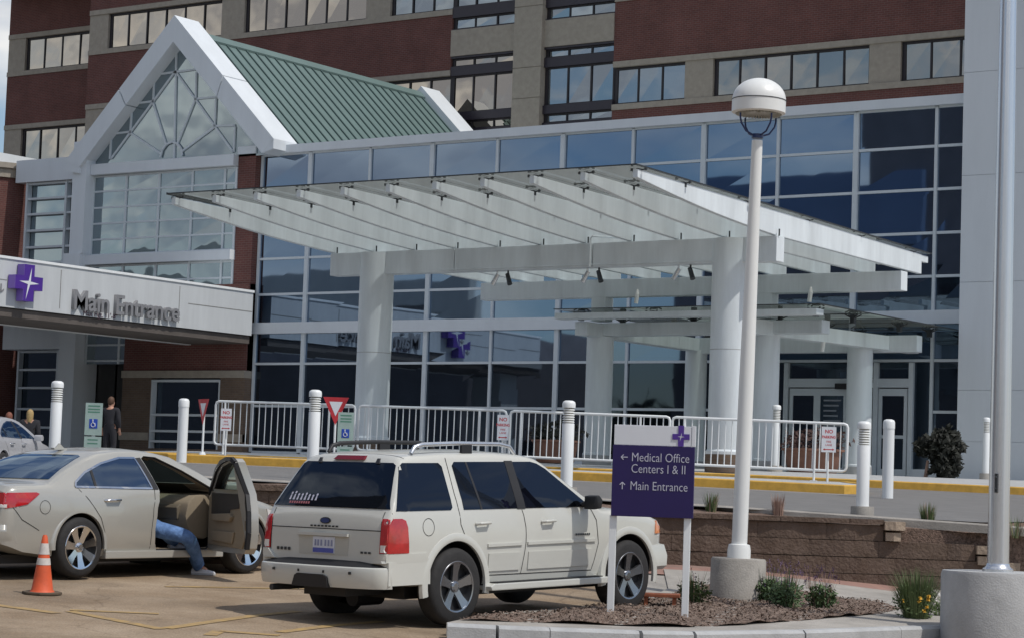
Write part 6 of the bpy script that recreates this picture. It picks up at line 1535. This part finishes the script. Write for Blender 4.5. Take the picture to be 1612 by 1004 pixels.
def person(label, loc, rot, J, mt_top, mt_leg, mt_hair, hair_len, shoes=True):
    t = thing('person', label, 'person', loc, rot)
    E = chain('pelvis', 'waist', 'chest', 'neck', 'jaw', 'head', 'crown')+[('jaw', 'nose')]
    for s in 'LR':
        E += [('chest', s+'sh')]+chain(s+'sh', s+'el', s+'wrist')+[('pelvis', s+'hip')]+chain(s+'hip', s+'kn', s+'an', s+'toe')
    JJ = dict(J)
    for s in 'LR':
        w = Vector(J[s+'wrist'][0]); e_ = Vector(J[s+'el'][0]); d = (w-e_).normalized(); hand(JJ, E, w, w+d, d.cross(Vector((0, 0, 1))) if abs(d.z) < .9 else Vector((0, 1, 0)), s)
    bme = skin(JJ, E, 'pelvis'); bo_ = obj('body', bme, M['skin'], t, smooth=60)
    segs = []
    def seg(n0, n1, c): segs.append((Vector(J[n0][0]), Vector(J[n1][0]), c))
    seg('pelvis', 'waist', 'hip'); seg('waist', 'chest', 'top'); seg('chest', 'neck', 'collar'); seg('neck', 'crown', 'head')
    for s in 'LR': seg('chest', s+'sh', 'top'); seg(s+'sh', s+'el', 'arm'); seg(s+'el', s+'wrist', 'fore'); seg('pelvis', s+'hip', 'leg'); seg(s+'hip', s+'kn', 'leg'); seg(s+'kn', s+'an', 'shin'); seg(s+'an', s+'toe', 'foot')
    def cls(p):
        best = None
        for a, b_, c in segs:
            d = b_-a; u = max(0, min(1, (p-a).dot(d)/max(1e-9, d.dot(d)))); q = (p-(a+d*u)).length
            if best is None or q < best[0]: best = (q, c, u)
        return best[1], best[2]
    def clothe(nm, mt_, ok, off):
        bm = bmesh.new(); bm.from_mesh(bme); bm.normal_update()
        info = {v: cls(v.co) for v in bm.verts}; nr = {v: v.normal.copy() for v in bm.verts}
        for v in bm.verts: v.co += nr[v]*off(*info[v])
        bmesh.ops.delete(bm, geom=[f for f in bm.faces if not all(ok(*info[v]) for v in f.verts)], context='FACES')
        me = bpy.data.meshes.new(nm); bm.to_mesh(me); bm.free(); return obj(nm, me, mt_, t, smooth=60)
    clothe('trousers', mt_leg, lambda c, u: c in ('leg', 'shin') or (c == 'hip' and u < .95), lambda c, u: .014+(.024*u if c == 'shin' else 0))
    clothe('shirt', mt_top, lambda c, u: c in ('top', 'arm') or (c == 'hip' and u > .15) or (c == 'collar' and u < .55) or (c == 'fore' and u < .75), lambda c, u: .022)
    hc = Vector(J['head'][0]); m = MB()
    dirn = (Vector(J['nose'][0])-Vector(J['jaw'][0])); dirn.z = 0; dirn.normalize(); sd_ = Vector((-dirn.y, dirn.x, 0))
    for i in range(9):
        for k in range(24):
            th = PI*i/10; ph = 2*PI*k/24; v = Vector((math.sin(th)*math.cos(ph), math.sin(th)*math.sin(ph), math.cos(th)))
            fr_ = max(0, v.x); z = v.z*.115 if v.z > 0 else v.z*(.115+hair_len*(1-fr_)); r_ = .098*(1.04-.25*fr_*(v.z < .35))
            m.v.append(tuple(hc+dirn*(v.x*r_*1.06-.012)+sd_*v.y*r_*.86+Vector((0, 0, z+.015))))
    for i in range(8):
        for k in range(24): a = i*24+k; b = i*24+(k+1) % 24; m.f.append((a, b, b+24, a+24))
    obj('hair', m, mt_hair, t, smooth=60)
    e_ = MB()
    for s in (-1, 1): c = hc+dirn*.083+sd_*s*.032+Vector((0, 0, -.002)); e_.lathe([(.012, -.003), (.008, .004), (0, .006)], c, 8, 'z')
    e_.bar(hc+dirn*.088+sd_*-.022+Vector((0, 0, -.062)), hc+dirn*.088+sd_*.022+Vector((0, 0, -.062)), .006, .008); obj('face_features', e_, M['hair_brown'], t)
    for s in 'LR':
        an = Vector(J[s+'an'][0]); to = Vector(J[s+'toe'][0]); d = to-an; d.z = 0; d.normalize(); q = Vector((-d.y, d.x, 0)); z0 = to.z-.045
        sec = [(-.085, .030, .075), (-.06, .038, .10), (-.01, .040, .105), (.05, .043, .085), (.11, .050, .062), (.16, .050, .052), (.195, .036, .040), (.208, .016, .022)]
        m = MB(); so_ = MB()
        for x_, w_, h_ in sec:
            for yy, zz in ((-1, 0.018), (-1.02, .4*h_+.01), (-.75, .85*h_), (-.25, h_), (.25, h_), (.75, .85*h_), (1.02, .4*h_+.01), (1, .018)): m.v.append(tuple(Vector((an.x, an.y, z0))+d*x_+q*w_*yy+Vector((0, 0, zz))))
        for i in range(len(sec)-1):
            for k in range(8): a = i*8+k; b = i*8+(k+1) % 8; m.f.append((a, b, b+8, a+8))
        m.f.append(tuple(range(8))); m.f.append(tuple((len(sec)-1)*8+k for k in reversed(range(8))))
        shoe_ = obj('shoe', m, M['shoe'] if shoes else M['shirt_dark'], t, smooth=50)
        so_.prism([tuple((Vector((an.x, an.y))+Vector((d.x, d.y))*x_+Vector((q.x, q.y))*w_*1.06*sg_)) for sg_ in (-1, 1) for x_, w_, h_ in (sec if sg_ < 0 else sec[::-1])], lambda u, v, dd: (u, v, dd), z0, z0+.022); obj('sole', so_, M['sole'] if shoes else M['shirt_dark'], shoe_)
    return t
def standing(h=1.68, face=1, arm=.1):
    k = h/1.70
    J = {'pelvis': ((0, 0, .93), (.15, .11)), 'waist': ((0, 0, 1.08), (.13, .10)), 'chest': ((0, 0, 1.30), (.16, .11)), 'neck': ((0, 0, 1.44), .055), 'jaw': ((.02, 0, 1.50), .062), 'head': ((.01, 0, 1.58), (.078, .092)), 'crown': ((0, 0, 1.655), .06), 'nose': ((.105, 0, 1.555), .012),
         'Lsh': ((0, .19, 1.37), .058), 'Lel': ((-.02, .24, 1.10), .042), 'Lwrist': ((.05, .25, .87), .028), 'Rsh': ((0, -.19, 1.37), .058), 'Rel': ((-.02, -.24, 1.10), .042), 'Rwrist': ((.08, -.22, .88), .028),
         'Lhip': ((0, .09, .86), .092), 'Lkn': ((.02, .10, .48), .062), 'Lan': ((0, .10, .09), .042), 'Ltoe': ((.13, .11, .05), .03), 'Rhip': ((0, -.09, .86), .092), 'Rkn': ((.04, -.10, .48), .062), 'Ran': ((-.04, -.10, .09), .042), 'Rtoe': ((.09, -.11, .05), .03)}
    return {n: (tuple(c*k for c in co), r) for n, (co, r) in J.items()}
# passenger sitting sideways in the open doorway
Tm = Matrix.Translation(BZ) @ Matrix.Rotation(R(89.6), 4, 'Z') @ Matrix.Rotation(-R(.6), 4, 'Y'); Ti = Tm.inverted()
e_l = Ti @ EYE
def loc_y(px, py, yl): r_ = Ti.to_3x3() @ ray(px, py); return e_l+r_*((yl-e_l.y)/r_.y)
kn = loc_y(298, 845, -1.00); foot = Ti @ drop(309, 904, lo_z); an = loc_y(313, 884, foot.y)
hip = Vector((1.02, -.50, .62))
fz = foot.z
DX = .16
J = {'pelvis': ((.98, -.36, .62), (.15, .12)), 'waist': ((.96, -.30, .78), (.13, .11)), 'chest': ((.92, -.28, .98), (.15, .11)), 'neck': ((.92, -.28, 1.11), .052), 'jaw': ((.93, -.30, 1.16), .06), 'head': ((.93, -.29, 1.24), (.078, .09)), 'crown': ((.93, -.28, 1.31), .06), 'nose': ((.99, -.375, 1.215), .012),
     'Lsh': ((1.06, -.20, 1.04), .055), 'Lel': ((1.20, -.30, .84), .04), 'Lwrist': ((1.15, -.52, .76), .027), 'Rsh': ((.80, -.36, 1.04), .055), 'Rel': ((.86, -.52, .84), .04), 'Rwrist': ((1.02, -.70, .80), .027),
     'Lhip': ((1.12, -.40, .60), .092), 'Lkn': ((1.62, -.50, .60), .064), 'Lan': ((2.0, -.48, .38), .042), 'Ltoe': ((2.12, -.50, .33), .03),
     'Rhip': (tuple(hip), .105), 'Rkn': (tuple(kn), .082), 'Ran': ((an.x, an.y, fz+.10), .042), 'Rtoe': (tuple(foot+Vector((.10, -.09, .045))), .03)}
J = {n: ((c[0]+(DX if n[1:] not in ('kn', 'an', 'toe') else 0), c[1], c[2]), r) for n, (c, r) in J.items()}
pg = person('person in blue jeans and a white sneaker stepping out of the sedan', BZ, (0, -R(.6), R(89.6)), J, M['shirt_blue'], M['denim'], M['hair_brown'], .02)
def far_person(px, D, label, h, top, leg, hair, hl, turn=0):
    p = stand(px, D, plaza_z); return person(label, p, (0, 0, yaw+PI/2*3+turn), standing(h), top, leg, hair, hl, False)
far_person(41, 57.0, 'person with long blond hair behind the white sedan', 1.62, M['shirt_dark'], M['shirt_dark'], M['hair_blond'], .22, PI)
far_person(8, 57.5, 'person with short auburn hair behind the white sedan', 1.66, M['shirt_dark'], M['shirt_dark'], M['hair_red'], .03, PI)
far_person(168, 59, 'person in dark clothes standing in the shaded entrance', 1.75, M['shirt_dark'], M['shirt_dark'], M['hair_brown'], .02, PI-.3)
